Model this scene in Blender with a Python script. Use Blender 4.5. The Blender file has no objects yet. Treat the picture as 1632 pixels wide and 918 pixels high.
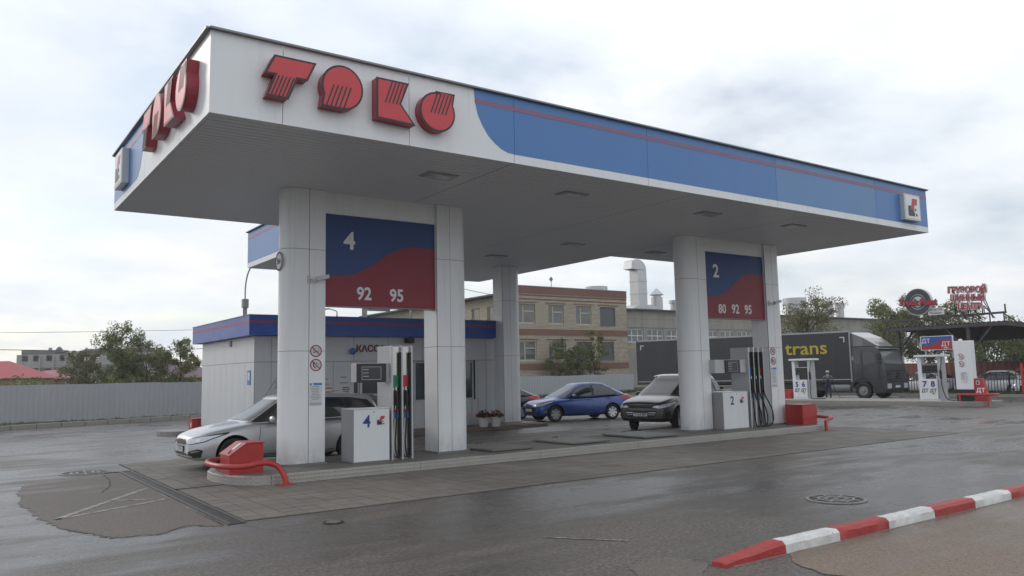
import bpy, bmesh, math, random
from mathutils import Vector, Matrix
from mathutils.bvhtree import BVHTree
random.seed(7)
R = math.radians
PI = math.pi
S = bpy.context.scene
COL = S.collection

# ------------------------------------------------------------------ camera
cam_d = bpy.data.cameras.new('camera')
cam = bpy.data.objects.new('camera', cam_d)
COL.objects.link(cam)
YAW, PITCH, ROLL = R(54.489), R(6.185), R(-1.2)
fw = Vector((math.cos(PITCH)*math.cos(YAW), math.cos(PITCH)*math.sin(YAW), math.sin(PITCH)))
rt = Vector((math.sin(YAW), -math.cos(YAW), 0)); up = rt.cross(fw)
r2 = math.cos(ROLL)*rt + math.sin(ROLL)*up
u2 = -math.sin(ROLL)*rt + math.cos(ROLL)*up
cam.matrix_world = Matrix(((r2.x, u2.x, -fw.x, 0), (r2.y, u2.y, -fw.y, 0), (r2.z, u2.z, -fw.z, 1.9), (0, 0, 0, 1)))
cam_d.sensor_width = 36.0
cam_d.lens = 27.86
cam_d.clip_start = 0.05
cam_d.clip_end = 3000
S.camera = cam

# ------------------------------------------------------------------ sky, sun, exposure
SUN_EL, SUN_AZ = R(24), R(114)          # azimuth from +X towards +Y: the sun stands to the left, behind the canopy
world = bpy.data.worlds.new('World'); S.world = world; world.use_nodes = True
nt = world.node_tree; N = nt.nodes; Lk = nt.links
for n in list(N): N.remove(n)
out = N.new('ShaderNodeOutputWorld'); bg = N.new('ShaderNodeBackground'); bg.inputs[1].default_value = 0.1
sky = N.new('ShaderNodeTexSky'); sky.sky_type = 'NISHITA'; sky.sun_disc = False
sky.sun_elevation = SUN_EL; sky.sun_rotation = PI/2 - SUN_AZ
tc = N.new('ShaderNodeTexCoord'); sep = N.new('ShaderNodeSeparateXYZ'); Lk.new(tc.outputs['Generated'], sep.inputs[0])
def wm(op, a, b=None, c=None):
    n = N.new('ShaderNodeMath'); n.operation = op
    for i, v in enumerate((a, b, c)):
        if v is None: continue
        if isinstance(v, (int, float)): n.inputs[i].default_value = v
        else: Lk.new(v, n.inputs[i])
    return n.outputs[0]
zz = wm('MAXIMUM', sep.outputs[2], 0.0)
den = wm('ADD', zz, 0.22)
cmb = N.new('ShaderNodeCombineXYZ')
Lk.new(wm('DIVIDE', sep.outputs[0], den), cmb.inputs[0]); Lk.new(wm('DIVIDE', sep.outputs[1], den), cmb.inputs[1])
def wnoise(scale, detail, rough, off):
    mp = N.new('ShaderNodeMapping'); mp.inputs[1].default_value = off; Lk.new(cmb.outputs[0], mp.inputs[0])
    n = N.new('ShaderNodeTexNoise'); n.inputs['Scale'].default_value = scale; n.inputs['Detail'].default_value = detail
    n.inputs['Roughness'].default_value = rough; Lk.new(mp.outputs[0], n.inputs['Vector']); return n.outputs[0]
def wramp(fac, stops):
    r = N.new('ShaderNodeValToRGB'); Lk.new(fac, r.inputs[0])
    e = r.color_ramp.elements
    while len(e) < len(stops): e.new(0.5)
    for el, (p, c) in zip(e, stops): el.position = p; el.color = (*c, 1)
    return r.outputs[0]
n1 = wnoise(1.1, 7, 0.55, (7.3, 4.3, 0)); n2 = wnoise(1.7, 8, 0.58, (3.8, 9.8, 0)); n3 = wnoise(0.5, 3, 0.5, (9.3, 2.2, 0))
cover = wramp(n1, [(0.36, (0.45,)*3), (0.45, (0.78,)*3), (0.55, (1,)*3)])
bright = wramp(n2, [(0.32, (0.81, 0.875, 0.955)), (0.50, (0.91, 0.955, 1.005)), (0.64, (1.02, 1.03, 1.035))])
grad = wm('MULTIPLY_ADD', zz, 3.0, 7.0)          # an overcast sky brightens towards the zenith
big = wm('MULTIPLY_ADD', n3, 0.36, 0.84)
lum = wm('MULTIPLY', grad, big)
cl = N.new('ShaderNodeVectorMath'); cl.operation = 'SCALE'; Lk.new(bright, cl.inputs[0]); Lk.new(lum, cl.inputs['Scale'])
mx = N.new('ShaderNodeMix'); mx.data_type = 'RGBA'; Lk.new(cover, mx.inputs[0])
Lk.new(sky.outputs[0], mx.inputs[6]); Lk.new(cl.outputs[0], mx.inputs[7])
Lk.new(mx.outputs[2], bg.inputs[0]); Lk.new(bg.outputs[0], out.inputs[0])

sun_d = bpy.data.lights.new('sun', 'SUN'); sun_d.energy = 0.5; sun_d.angle = R(10); sun_d.color = (1.0, 0.95, 0.88)
sun = bpy.data.objects.new('sun', sun_d); COL.objects.link(sun)
sd = Vector((math.cos(SUN_EL)*math.cos(SUN_AZ), math.cos(SUN_EL)*math.sin(SUN_AZ), math.sin(SUN_EL)))
sun.rotation_euler = (-sd).to_track_quat('-Z', 'Y').to_euler()
S.view_settings.view_transform = 'Standard'; S.view_settings.look = 'None'
S.view_settings.gamma = 1.0; S.view_settings.use_curve_mapping = False
S.view_settings.exposure = 0.40
S.render.engine = 'CYCLES'; S.cycles.max_bounces = 6; S.cycles.use_denoising = True

# ------------------------------------------------------------------ materials
MATS = {}
def nodes_of(name):
    m = bpy.data.materials.new(name); m.use_nodes = True
    nt = m.node_tree; b = nt.nodes['Principled BSDF']
    return m, nt, b
class NT:
    """thin wrapper for building material node trees"""
    def __init__(s, name):
        s.m, s.t, s.b = nodes_of(name); s.n = s.t.nodes; s.l = s.t.links
        g = s.n.new('ShaderNodeNewGeometry'); s.pos = g.outputs['Position']; s.rnd = g.outputs['Random Per Island']
    def set(s, k, v):
        if isinstance(v, (int, float)): s.b.inputs[k].default_value = v
        elif isinstance(v, tuple): s.b.inputs[k].default_value = (*v, 1)
        else: s.l.new(v, s.b.inputs[k])
    def math(s, op, a, b=None, c=None):
        n = s.n.new('ShaderNodeMath'); n.operation = op
        for i, v in enumerate((a, b, c)):
            if v is None: continue
            if isinstance(v, (int, float)): n.inputs[i].default_value = v
            else: s.l.new(v, n.inputs[i])
        return n.outputs[0]
    def map(s, scale=(1, 1, 1), off=(0, 0, 0), vec=None, rot=(0, 0, 0)):
        n = s.n.new('ShaderNodeMapping'); n.inputs[1].default_value = off; n.inputs[2].default_value = rot; n.inputs[3].default_value = scale
        s.l.new(vec if vec is not None else s.pos, n.inputs[0]); return n.outputs[0]
    def noise(s, scale, detail=4, rough=0.55, vec=None):
        n = s.n.new('ShaderNodeTexNoise'); n.inputs['Scale'].default_value = scale; n.inputs['Detail'].default_value = detail
        n.inputs['Roughness'].default_value = rough; s.l.new(vec if vec is not None else s.pos, n.inputs['Vector']); return n.outputs[0]
    def voro(s, scale, vec=None, feature='F1'):
        n = s.n.new('ShaderNodeTexVoronoi'); n.inputs['Scale'].default_value = scale; n.feature = feature
        s.l.new(vec if vec is not None else s.pos, n.inputs['Vector']); return n
    def ramp(s, fac, stops, interp='LINEAR'):
        r = s.n.new('ShaderNodeValToRGB'); r.color_ramp.interpolation = interp; s.l.new(fac, r.inputs[0]); e = r.color_ramp.elements
        while len(e) < len(stops): e.new(0.5)
        for el, (p, c) in zip(e, stops):
            el.position = p; el.color = (c, c, c, 1) if isinstance(c, (int, float)) else (*c, 1)
        return r.outputs[0]
    def mix(s, fac, a, b, blend='MIX'):
        n = s.n.new('ShaderNodeMix'); n.data_type = 'RGBA'; n.blend_type = blend
        for sock, v in ((n.inputs[0], fac), (n.inputs[6], a), (n.inputs[7], b)):
            if isinstance(v, (int, float)): sock.default_value = v
            elif isinstance(v, tuple): sock.default_value = (*v, 1)
            else: s.l.new(v, sock)
        return n.outputs[2]
    def bump(s, h, strength=0.3, dist=0.01):
        n = s.n.new('ShaderNodeBump'); n.inputs['Strength'].default_value = strength; n.inputs['Distance'].default_value = dist
        s.l.new(h, n.inputs['Height']); s.l.new(n.outputs[0], s.b.inputs['Normal'])
    def xz(s, ax='x'):
        sp = s.n.new('ShaderNodeSeparateXYZ'); s.l.new(s.pos, sp.inputs[0]); c = s.n.new('ShaderNodeCombineXYZ')
        s.l.new(sp.outputs[0 if ax == 'x' else 1], c.inputs[0]); s.l.new(sp.outputs[2], c.inputs[1]); return c.outputs[0]

def M(name, col=None, rough=0.5, metal=0.0, var=0.10, vscale=2.5, coat=0.0, bump=0.0, bscale=40, grime=0.0, spec=0.5):
    """painted / plain surface with slight tonal variation, optional vertical grime streaks and fine relief"""
    if name in MATS: return MATS[name]
    t = NT(name)
    n = t.noise(vscale, 5, 0.6)
    lo = tuple(c*(1-var) for c in col); hi = tuple(min(1, c*(1+var)) for c in col)
    c = t.mix(n, lo, hi)
    if grime:
        st = t.noise(1.0, 6, 0.65, t.map((5, 5, 0.35)))
        c = t.mix(t.math('MULTIPLY', t.ramp(st, [(0.5, 0.0), (0.75, 1.0)]), grime), c, tuple(x*0.45 for x in (0.5, 0.48, 0.44)))
    t.set('Base Color', c); t.set('Metallic', metal); t.set('Coat Weight', coat); t.set('Specular IOR Level', spec)
    t.set('Roughness', t.math('MULTIPLY_ADD', n, 0.16, max(0.02, rough-0.08)))
    if bump: t.bump(t.noise(bscale, 3, 0.6), bump, 0.01)
    MATS[name] = t.m; return t.m

# ------------------------------------------------------------------ object helpers
def link(o, parent=None):
    COL.objects.link(o)
    if parent is not None: o.parent = parent
    return o
def tag(o, label=None, cat=None, group=None, kind=None):
    if label: o['label'] = label
    if cat: o['category'] = cat
    if group: o['group'] = group
    if kind: o['kind'] = kind
    return o
def empty(name, loc=(0, 0, 0), rz=0.0, label=None, cat=None, group=None):
    o = bpy.data.objects.new(name, None); o.empty_display_size = 0.2; link(o); o.location = loc; o.rotation_euler = (0, 0, rz)
    return tag(o, label, cat, group)
def copy_tree(o, parent=None):
    c = o.copy(); COL.objects.link(c)
    if parent is not None:
        c.parent = parent; c.matrix_parent_inverse = o.matrix_parent_inverse.copy()
    for ch in list(o.children): copy_tree(ch, c)
    return c

class MB:
    """collects shapes; build() links them as ONE mesh object"""
    def __init__(s): s.v = []; s.f = []; s.mi = []; s.cur = 0
    def add(s, vs, fs):
        o = len(s.v); s.v += [tuple(v) for v in vs]
        for f in fs: s.f.append(tuple(o+i for i in f)); s.mi.append(s.cur)
        return s
    def box(s, x0, x1, y0, y1, z0, z1):
        vs = [(x0, y0, z0), (x1, y0, z0), (x1, y1, z0), (x0, y1, z0), (x0, y0, z1), (x1, y0, z1), (x1, y1, z1), (x0, y1, z1)]
        return s.add(vs, [(0, 3, 2, 1), (4, 5, 6, 7), (0, 1, 5, 4), (1, 2, 6, 5), (2, 3, 7, 6), (3, 0, 4, 7)])
    def bar(s, p, q, w, h=None, upv=(0, 0, 1)):
        """rectangular bar from p to q"""
        h = h or w; p = Vector(p); q = Vector(q); d = (q-p).normalized(); u = Vector(upv)
        if abs(d.dot(u)) > 0.98: u = Vector((1, 0, 0))
        a = d.cross(u).normalized()*w/2; b = a.cross(d).normalized()*h/2
        vs = [c+e for c in (p, q) for e in (-a-b, a-b, a+b, -a+b)]
        return s.add(vs, [(0, 3, 2, 1), (4, 5, 6, 7), (0, 1, 5, 4), (1, 2, 6, 5), (2, 3, 7, 6), (3, 0, 4, 7)])
    def tube(s, pts, r, seg=8, caps=True):
        pts = [Vector(p) for p in pts]; n = len(pts); rs = r if isinstance(r, (list, tuple)) else [r]*n
        o = len(s.v); ref = None
        for i, p in enumerate(pts):
            d = (pts[min(i+1, n-1)]-pts[max(i-1, 0)]).normalized()
            if ref is None:
                ref = Vector((0, 0, 1)) if abs(d.z) < 0.9 else Vector((1, 0, 0))
            a = d.cross(ref).normalized(); ref = a.cross(d).normalized()
            for k in range(seg):
                t = 2*PI*k/seg; s.v.append(tuple(p + (a*math.cos(t)+ref*math.sin(t))*rs[i]))
        for i in range(n-1):
            for k in range(seg):
                k2 = (k+1) % seg
                s.f.append((o+i*seg+k, o+i*seg+k2, o+(i+1)*seg+k2, o+(i+1)*seg+k)); s.mi.append(s.cur)
        if caps:
            s.f.append(tuple(o+k for k in reversed(range(seg)))); s.mi.append(s.cur)
            s.f.append(tuple(o+(n-1)*seg+k for k in range(seg))); s.mi.append(s.cur)
        return s
    def lathe(s, prof, c=(0, 0, 0), seg=24, axis='z', caps=True):
        if len(prof) == 4 and abs(prof[0][1]-prof[-1][1]) < 1e-6 and prof[0][0] != prof[-1][0]: prof = list(prof)+[prof[0]]
        o = len(s.v); n = len(prof)
        for (r, h) in prof:
            for k in range(seg):
                t = 2*PI*k/seg; a, b = r*math.cos(t), r*math.sin(t)
                p = (a, b, h) if axis == 'z' else ((h, a, b) if axis == 'x' else (b, h, a))
                s.v.append((p[0]+c[0], p[1]+c[1], p[2]+c[2]))
        for i in range(n-1):
            for k in range(seg):
                k2 = (k+1) % seg
                s.f.append((o+i*seg+k, o+i*seg+k2, o+(i+1)*seg+k2, o+(i+1)*seg+k)); s.mi.append(s.cur)
        if not caps or abs(prof[0][1]-prof[-1][1]) < 1e-6: return s          # ring profile: no caps
        if prof[0][0] > 1e-5: s.f.append(tuple(o+k for k in reversed(range(seg)))); s.mi.append(s.cur)
        if prof[-1][0] > 1e-5: s.f.append(tuple(o+(n-1)*seg+k for k in range(seg))); s.mi.append(s.cur)
        return s
    def prism(s, poly, axis, d0, d1):
        """poly: 2-D outline; axis 'y': (x,z) outline from y=d0 to d1; 'x': (y,z); 'z': (x,y)"""
        n = len(poly)
        f = {'y': lambda a, b, d: (a, d, b), 'x': lambda a, b, d: (d, a, b), 'z': lambda a, b, d: (a, b, d)}[axis]
        vs = [f(a, b, d0) for a, b in poly] + [f(a, b, d1) for a, b in poly]
        return s.add(vs, [tuple(range(n)), tuple(reversed(range(n, 2*n)))] + [(i, i+n, (i+1) % n+n, (i+1) % n) for i in range(n)])
    def quad(s, a, b, c, d): return s.add([a, b, c, d], [(0, 1, 2, 3)])
    def mesh(s, name, mats, smooth=False, bevel=0.0, fix=True, bseg=2):
        me = bpy.data.meshes.new(name); me.from_pydata(s.v, [], s.f)
        for m in (mats if isinstance(mats, (list, tuple)) else [mats]): me.materials.append(m)
        me.polygons.foreach_set('material_index', s.mi)
        if fix or bevel:
            bm = bmesh.new(); bm.from_mesh(me)
            bmesh.ops.recalc_face_normals(bm, faces=bm.faces)
            if bevel:
                es = [e for e in bm.edges if len(e.link_faces) == 2 and e.calc_face_angle(0) > 0.5]
                bmesh.ops.bevel(bm, geom=es, offset=bevel, segments=bseg, affect='EDGES', profile=0.6, clamp_overlap=True)
            bm.to_mesh(me); bm.free()
        if smooth:
            me.polygons.foreach_set('use_smooth', [True]*len(me.polygons))
            me.set_sharp_from_angle(angle=R(38))
        me.update(); return me
    def build(s, name, mats, parent=None, smooth=False, bevel=0.0, fix=True, loc=None, rz=0.0, bseg=2):
        o = bpy.data.objects.new(name, s.mesh(name, mats, smooth, bevel, fix, bseg)); link(o, parent)
        if loc is not None: o.location = loc
        if rz: o.rotation_euler = (0, 0, rz)
        return o

def text(name, body, size, mat, loc, face='front', parent=None, bold=0.0, extrude=0.0, align='CENTER', xs=1.0, shear=0.0, rot=None):
    """flat lettering as a mesh. face: 'front' looks to -Y, 'side' looks to -X"""
    c = bpy.data.curves.new(name, 'FONT'); c.body = body; c.size = size; c.align_x = align; c.align_y = 'CENTER'
    c.offset = bold; c.extrude = extrude; c.shear = shear; c.resolution_u = 3
    o = bpy.data.objects.new(name+'_tmp', c); COL.objects.link(o)
    bpy.context.view_layer.update()
    me = bpy.data.meshes.new_from_object(o.evaluated_get(bpy.context.evaluated_depsgraph_get()))
    bpy.data.objects.remove(o); bpy.data.curves.remove(c)
    me.materials.clear(); me.materials.append(mat); me.name = name
    ob = bpy.data.objects.new(name, me); link(ob, parent); ob.location = loc; ob.scale = (xs, 1, 1)
    ob.rotation_euler = rot if rot is not None else ((R(90), 0, 0) if face == 'front' else (R(90), 0, R(-90)))
    return ob

def wall_cells(mb, u0, u1, z0, z1, openings, t, plane):
    """wall sheet of thickness t with rectangular openings and reveals. plane(u,z,d)->xyz, d=0 front, d=t back"""
    us = sorted({u0, u1, *[o[0] for o in openings], *[o[1] for o in openings]}); zs = sorted({z0, z1, *[o[2] for o in openings], *[o[3] for o in openings]})
    us = [u for u in us if u0-1e-6 <= u <= u1+1e-6]; zs = [z for z in zs if z0-1e-6 <= z <= z1+1e-6]
    def solid(i, j):
        if i < 0 or j < 0 or i >= len(us)-1 or j >= len(zs)-1: return False
        u, z = (us[i]+us[i+1])/2, (zs[j]+zs[j+1])/2
        return not any(o[0] < u < o[1] and o[2] < z < o[3] for o in openings)
    for i in range(len(us)-1):
        for j in range(len(zs)-1):
            if not solid(i, j): continue
            a, b, c, d = us[i], us[i+1], zs[j], zs[j+1]
            mb.quad(plane(a, c, 0), plane(b, c, 0), plane(b, d, 0), plane(a, d, 0))
            mb.quad(plane(a, c, t), plane(a, d, t), plane(b, d, t), plane(b, c, t))
            if not solid(i-1, j): mb.quad(plane(a, c, 0), plane(a, d, 0), plane(a, d, t), plane(a, c, t))
            if not solid(i+1, j): mb.quad(plane(b, c, 0), plane(b, c, t), plane(b, d, t), plane(b, d, 0))
            if not solid(i, j-1): mb.quad(plane(a, c, 0), plane(a, c, t), plane(b, c, t), plane(b, c, 0))
            if not solid(i, j+1): mb.quad(plane(a, d, 0), plane(b, d, 0), plane(b, d, t), plane(a, d, t))
    return mb

def smooth_pts(pts, n=6):
    """Catmull-Rom through 3-D points"""
    P = [Vector(p) for p in pts]; P = [P[0]*2-P[1]] + P + [P[-1]*2-P[-2]]; out = []
    for i in range(1, len(P)-2):
        for k in range(n):
            t = k/n; a, b, c, d = P[i-1], P[i], P[i+1], P[i+2]
            out.append(0.5*((2*b)+(-a+c)*t+(2*a-5*b+4*c-d)*t*t+(-a+3*b-3*c+d)*t**3))
    out.append(P[-2]); return out
# ------------------------------------------------------------------ ground materials
def asphalt_mat(name, dry=(0.100, 0.084, 0.070), wet=(0.036, 0.030, 0.0255), seed=0.0, wetness=0.0, speck=1.0, spec=0.5, gr=1.0):
    t = NT(name)
    big = t.noise(0.16, 5, 0.6, t.map((1, 1.5, 1), (seed, seed*2, 0)))
    mid = t.noise(0.9, 6, 0.62, t.map((0.55, 1.3, 1), (seed*3, 1, 0)))
    streak = t.noise(1.0, 5, 0.6, t.map((0.22, 2.2, 1), (4, seed, 0)))
    w = t.math('ADD', t.math('MULTIPLY', big, 0.62), t.math('ADD', t.math('MULTIPLY', mid, 0.24), t.math('MULTIPLY', streak, 0.2)))
    wetf = t.ramp(w, [(0.44-wetness, 0.0), (0.60-wetness, 1.0)])
    c = t.mix(wetf, dry, wet)
    grit = t.noise(75, 3, 0.75)
    c = t.mix(t.math('MULTIPLY', t.ramp(grit, [(0.50, 0.0), (0.68, 1.0)]), 0.75*speck), c, (0.20, 0.185, 0.17))
    c = t.mix(t.ramp(t.noise(38, 2, 0.5, t.map((1, 1, 1), (3, 9, 0))), [(0.71, 0.0), (0.735, 1.0)]), c, (0.38, 0.36, 0.33))
    c = t.mix(t.math('MULTIPLY', t.ramp(t.noise(52, 3, 0.65), [(0.32, 1.0), (0.46, 0.0)]), 0.7), c, (0.02, 0.019, 0.018))
    g2 = t.ramp(t.noise(22, 3, 0.8, t.map((1, 1, 1), (7, 2, 0))), [(0.30, 1-.60*gr), (0.50, 1.0), (0.70, 1+1.2*gr)]); c = t.mix(1.0, c, g2, 'MULTIPLY')
    dust = t.ramp(t.noise(0.5, 7, 0.7, t.map((1, 1, 1), (8, 3+seed, 0))), [(0.58, 0.0), (0.74, 1.0)])
    c = t.mix(t.math('MULTIPLY', dust, 0.35), c, (0.15, 0.135, 0.118))
    t.set('Base Color', c)
    rg = t.ramp(wetf, [(0.0, 0.60), (0.55, 0.36), (1.0, 0.15)])
    pud = t.ramp(t.noise(0.33, 4, 0.5, t.map((0.7, 1.6, 1), (2+seed, 7, 0))), [(0.60, 0.0), (0.66, 1.0)])
    t.set('Roughness', t.math('SUBTRACT', rg, t.math('MULTIPLY', pud, 0.12)))
    t.set('Specular IOR Level', spec)
    t.bump(t.math('ADD', t.math('MULTIPLY', t.noise(26, 4, 0.8), 1.3), t.math('MULTIPLY', t.noise(6, 3, 0.6), 0.6)), 0.36, 0.010)
    MATS[name] = t.m; return t.m
asphalt = asphalt_mat('wet asphalt')
old_asphalt = asphalt_mat('old brown asphalt patch', (0.150, 0.128, 0.110), (0.125, 0.105, 0.09), 5.0, -0.16, .5, .15, .28)
dusty = asphalt_mat('dusty footpath asphalt', (0.215, 0.165, 0.125), (0.145, 0.108, 0.083), 9.0, -0.03, 0.3, .15, .22)
t = NT('earth and weeds')
c = t.ramp(t.noise(0.8, 6, 0.65), [(0.35, (0.045, 0.06, 0.02)), (0.55, (0.09, 0.085, 0.045)), (0.7, (0.14, 0.12, 0.085))])
t.set('Base Color', c); t.set('Roughness', 0.95); t.bump(t.noise(20, 4, 0.7), 0.6, 0.05); earth = t.m
t = NT('concrete paver')
oi = t.n.new('ShaderNodeObjectInfo')
rr = t.math('FRACT', t.math('ADD', oi.outputs['Random'], t.rnd))
c = t.ramp(rr, [(0.0, (0.172, 0.152, 0.130)), (0.5, (0.190, 0.168, 0.144)), (1.0, (0.208, 0.184, 0.158))])
st = t.ramp(t.noise(0.8, 6, 0.65, t.map((0.35, 1.6, 1))), [(0.42, 0.0), (0.7, 1.0)])
c = t.mix(t.math('MULTIPLY', st, 0.45), c, (0.06, 0.054, 0.048))
t.set('Base Color', c); t.set('Roughness', t.math('MULTIPLY_ADD', t.noise(1.2, 4), 0.35, 0.42)); t.set('Specular IOR Level', .25); t.bump(t.noise(40, 3, 0.6), 0.3, 0.006); paver_m = t.m
concrete = M('weathered concrete', (0.26, 0.245, 0.225), 0.8, var=0.2, vscale=3, bump=0.35, bscale=60, grime=0.25)
joint = M('dark joint filler', (0.035, 0.032, 0.03), 0.8, var=0.2)
black_iron = M('cast iron', (0.045, 0.042, 0.04), 0.5, 0.5, var=0.3, bump=0.3, bscale=80)
worn_white = None
t = NT('worn white road paint')
wm_ = t.ramp(t.noise(9, 6, 0.7), [(0.42, 0.0), (0.58, 1.0)])
t.set('Base Color', t.mix(wm_, (0.115, 0.102, 0.09), (0.36, 0.33, 0.29))); t.set('Roughness', 0.6); worn_white = t.m

# ------------------------------------------------------------------ ground sheets
def sheet(name, poly, z, mat, parent=None, kind='structure'):
    mb = MB(); mb.add([(x, y, z) for x, y in poly], [tuple(range(len(poly)))])
    o = mb.build(name, mat, parent, fix=False)
    me = o.data
    if me.polygons[0].normal.z < 0: me.flip_normals()
    if parent is None: o['kind'] = kind
    return o
sheet('ground', [(-900, -300), (1500, -300), (1500, 1500), (-900, 1500)], -0.03, earth)
yard = sheet('asphalt_yard', [(-40, -25), (64, -25), (64, 31), (47, 47), (30, 47), (12, 42.4), (-12, 35.2), (-40, 26)], 0.0, asphalt)
rp = random.Random(3)
def ragged(pts, amp, n=6):
    out = []
    for i in range(len(pts)):
        a, b = Vector(pts[i]), Vector(pts[(i+1) % len(pts)])
        for k in range(n):
            p = a.lerp(b, k/n); out.append((p.x+rp.uniform(-amp, amp), p.y+rp.uniform(-amp, amp)))
    return out
# old brown repair patch left of the drain
sheet('asphalt_patch', ragged([(3.08, 18.6), (2.2, 18.1), (1.2, 17.6), (1.05, 15.2), (1.15, 13.4), (1.35, 12.1), (1.75, 11.0), (2.25, 10.85), (2.65, 11.2), (3.08, 10.9)], 0.06, 14), 0.004, old_asphalt)
def crack(pts, w=.018, lab=None):
    P = [Vector(p) for p in pts]; dense = []
    for a, b in zip(P[:-1], P[1:]):
        n = max(2, int((b-a).length/.09))
        for k in range(n): dense.append(a.lerp(b, k/n)+Vector((rp.gauss(0, .008), rp.gauss(0, .008))))
    dense.append(P[-1]); mb = MB()
    for i, q in enumerate(dense):
        d = (dense[min(i+1, len(dense)-1)]-dense[max(i-1, 0)]).normalized(); n_ = Vector((-d.y, d.x))*w*rp.uniform(.25, 1.0)/2; mb.v += [(q.x-n_.x, q.y-n_.y, .0085), (q.x+n_.x, q.y+n_.y, .0085)]
    for i in range(len(dense)-1): mb.f.append((2*i, 2*i+2, 2*i+3, 2*i+1)); mb.mi.append(0)
    o = mb.build('asphalt_crack', joint, None, fix=False); o['kind'] = 'structure'
crack([(1.35, 12.1), (1.75, 11.0), (2.25, 10.85), (2.65, 11.2)], .016); crack([(2.75, 18.6), (2.7, 17.4), (2.55, 16.4), (2.3, 15.6)], .03)
crack([(3.25, 10.8), (3.4, 10.2), (3.75, 9.7)], .012)
for name, pts in (('broken_concrete_patch', [(2.9, 6.6), (3.5, 6.5), (3.75, 6.05), (3.3, 5.75), (2.7, 5.9)]), ('broken_concrete_patch', [(5.55, 5.9), (6.15, 5.95), (6.2, 5.45), (5.75, 5.15), (5.3, 5.45)])):
    sheet(name, ragged(pts, 0.022, 7), 0.004, old_asphalt)
# footpath in the foreground beyond the red and white kerb
path_pts = [(40, 5.19), (8.0, 5.19), (7.3, 5.24)] + [(7.12, 5.19), (7.0, 5.08), (6.9, 5.0), (6.78, 4.82), (6.76, 4.66), (6.68, 4.52), (6.8, 4.3), (6.93, 4.1), (6.95, 3.8), (7.03, 3.5), (6.9, 2.0), (6.9, -12), (40, -12)]
sheet('footpath', path_pts, 0.006, dusty)
def stripe(name, a, b, w, mat=None, z=0.008):
    a = Vector(a); b = Vector(b); d = (b-a).normalized(); n = Vector((-d.y, d.x))*w/2
    return sheet(name, [tuple(a-n), tuple(b-n), tuple(b+n), tuple(a+n)], z, mat or worn_white)
stripe('road_marking', (1.35, 13.0), (3.02, 15.6), 0.10); stripe('road_marking', (1.35, 13.0), (3.02, 13.95), 0.09); stripe('road_marking', (2.35, 14.35), (3.02, 13.95), 0.08)
stripe('road_marking', (5.75, 7.55), (6.35, 6.75), 0.035)

# ------------------------------------------------------------------ paving around the pump island
PV0, PV1 = 11.02, 20.6
ISL = dict(x0=4.15, x1=22.3, y0=14.38, y1=16.95)
sheet('paving_bed', [(3.36, PV0), (23.1, PV0), (23.1, PV1), (3.36, PV1)], 0.003, joint)
paving = sheet('paving', [(3.38, PV0+.02), (23.08, PV0+.02), (23.08, PV1-.02), (3.38, PV1-.02)], 0.005, joint)
pm = MB().box(-0.143, 0.143, -0.143, 0.143, -0.01, 0.014).mesh('paver', paver_m)
cells = []
x = 3.53
row = 0
while x < 23.0:
    y = PV0+0.16
    while y < PV1-0.1:
        inside = ISL['x0']+0.5 < x < ISL['x1']-0.5 and ISL['y0']+0.1 < y < ISL['y1']-0.1
        if not inside and not (18.70 < y < 18.98): cells.append((x, y))
        y += 0.3
    x += 0.3
cells.sort(key=lambda c: c[0]**2+c[1]**2)
for cx, cy in cells[:300]:
    o = bpy.data.objects.new('paver', pm); link(o, paving); o.location = (cx, cy, rp.uniform(-0.003, 0.002)); o.rotation_euler = (rp.uniform(-.006, .006), rp.uniform(-.006, .006), rp.choice((0, R(90))))
mb = MB()
for cx, cy in cells[300:]:
    dz = rp.uniform(-0.002, 0.002); mb.box(cx-.146, cx+.146, cy-.146, cy+.146, -0.01, 0.012+dz)
o = mb.build('paver', paver_m, paving, fix=False); o['kind'] = 'stuff'

# drain channels: two steel rails with a slot, and a grated cross channel
def drain(name, a, b, w, label):
    a = Vector((*a, 0)); b = Vector((*b, 0)); d = (b-a).normalized(); n = Vector((-d.y, d.x, 0))
    root = empty(name, tuple((a+b)/2), 0, label, 'drain'); inv = Vector((a+b)/2)
    for s_ in (-1, 1):
        MB().bar(a+n*s_*w*0.42-inv+Vector((0, 0, .006)), b+n*s_*w*0.42-inv+Vector((0, 0, .006)), w*0.16, 0.03).build('rail', M('drain steel', (0.13, 0.115, 0.10), 0.55, 0.6, var=0.3), root)
    MB().bar(a-inv+Vector((0, 0, -.012)), b-inv+Vector((0, 0, -.012)), w*0.66, 0.04).build('channel', M('drain channel grime', (0.018, 0.016, 0.015), 0.6), root)
    return root
drain('slot_drain', (3.23, 10.9), (3.2, 18.75), 0.24, 'long steel slot drain at the left edge of the pump paving')
gr = empty('grated_drain', (4.3, 18.84, 0), 0, 'narrow grated drain running from the round manhole under the silver car', 'drain')
MB().box(-1.5, 18.0, -0.09, 0.09, -0.02, 0.009).build('channel', M('drain channel grime'), gr)
gb = MB().box(-0.022, 0.022, -0.085, 0.085, 0.0, 0.016).mesh('grate_bar', M('drain steel'))
for i in range(42):
    o = bpy.data.objects.new('grate_bar', gb); link(o, gr); o.location = (-1.45+i*0.088, 0, 0.0)
MB().bar((3.35, 14.95, .012), (4.2, 14.98, .012), 0.035, 0.02).build('cable_strip', M('black rubber', (0.012, 0.012, 0.012), 0.6))
tag(bpy.data.objects['cable_strip'], 'black cable strip crossing the pavers to the island tip', 'cable')
for yy in (17.55, 19.7):
    stripe('paving_joint', (9.5, yy), (23, yy), 0.045, joint, 0.0175)

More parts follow.
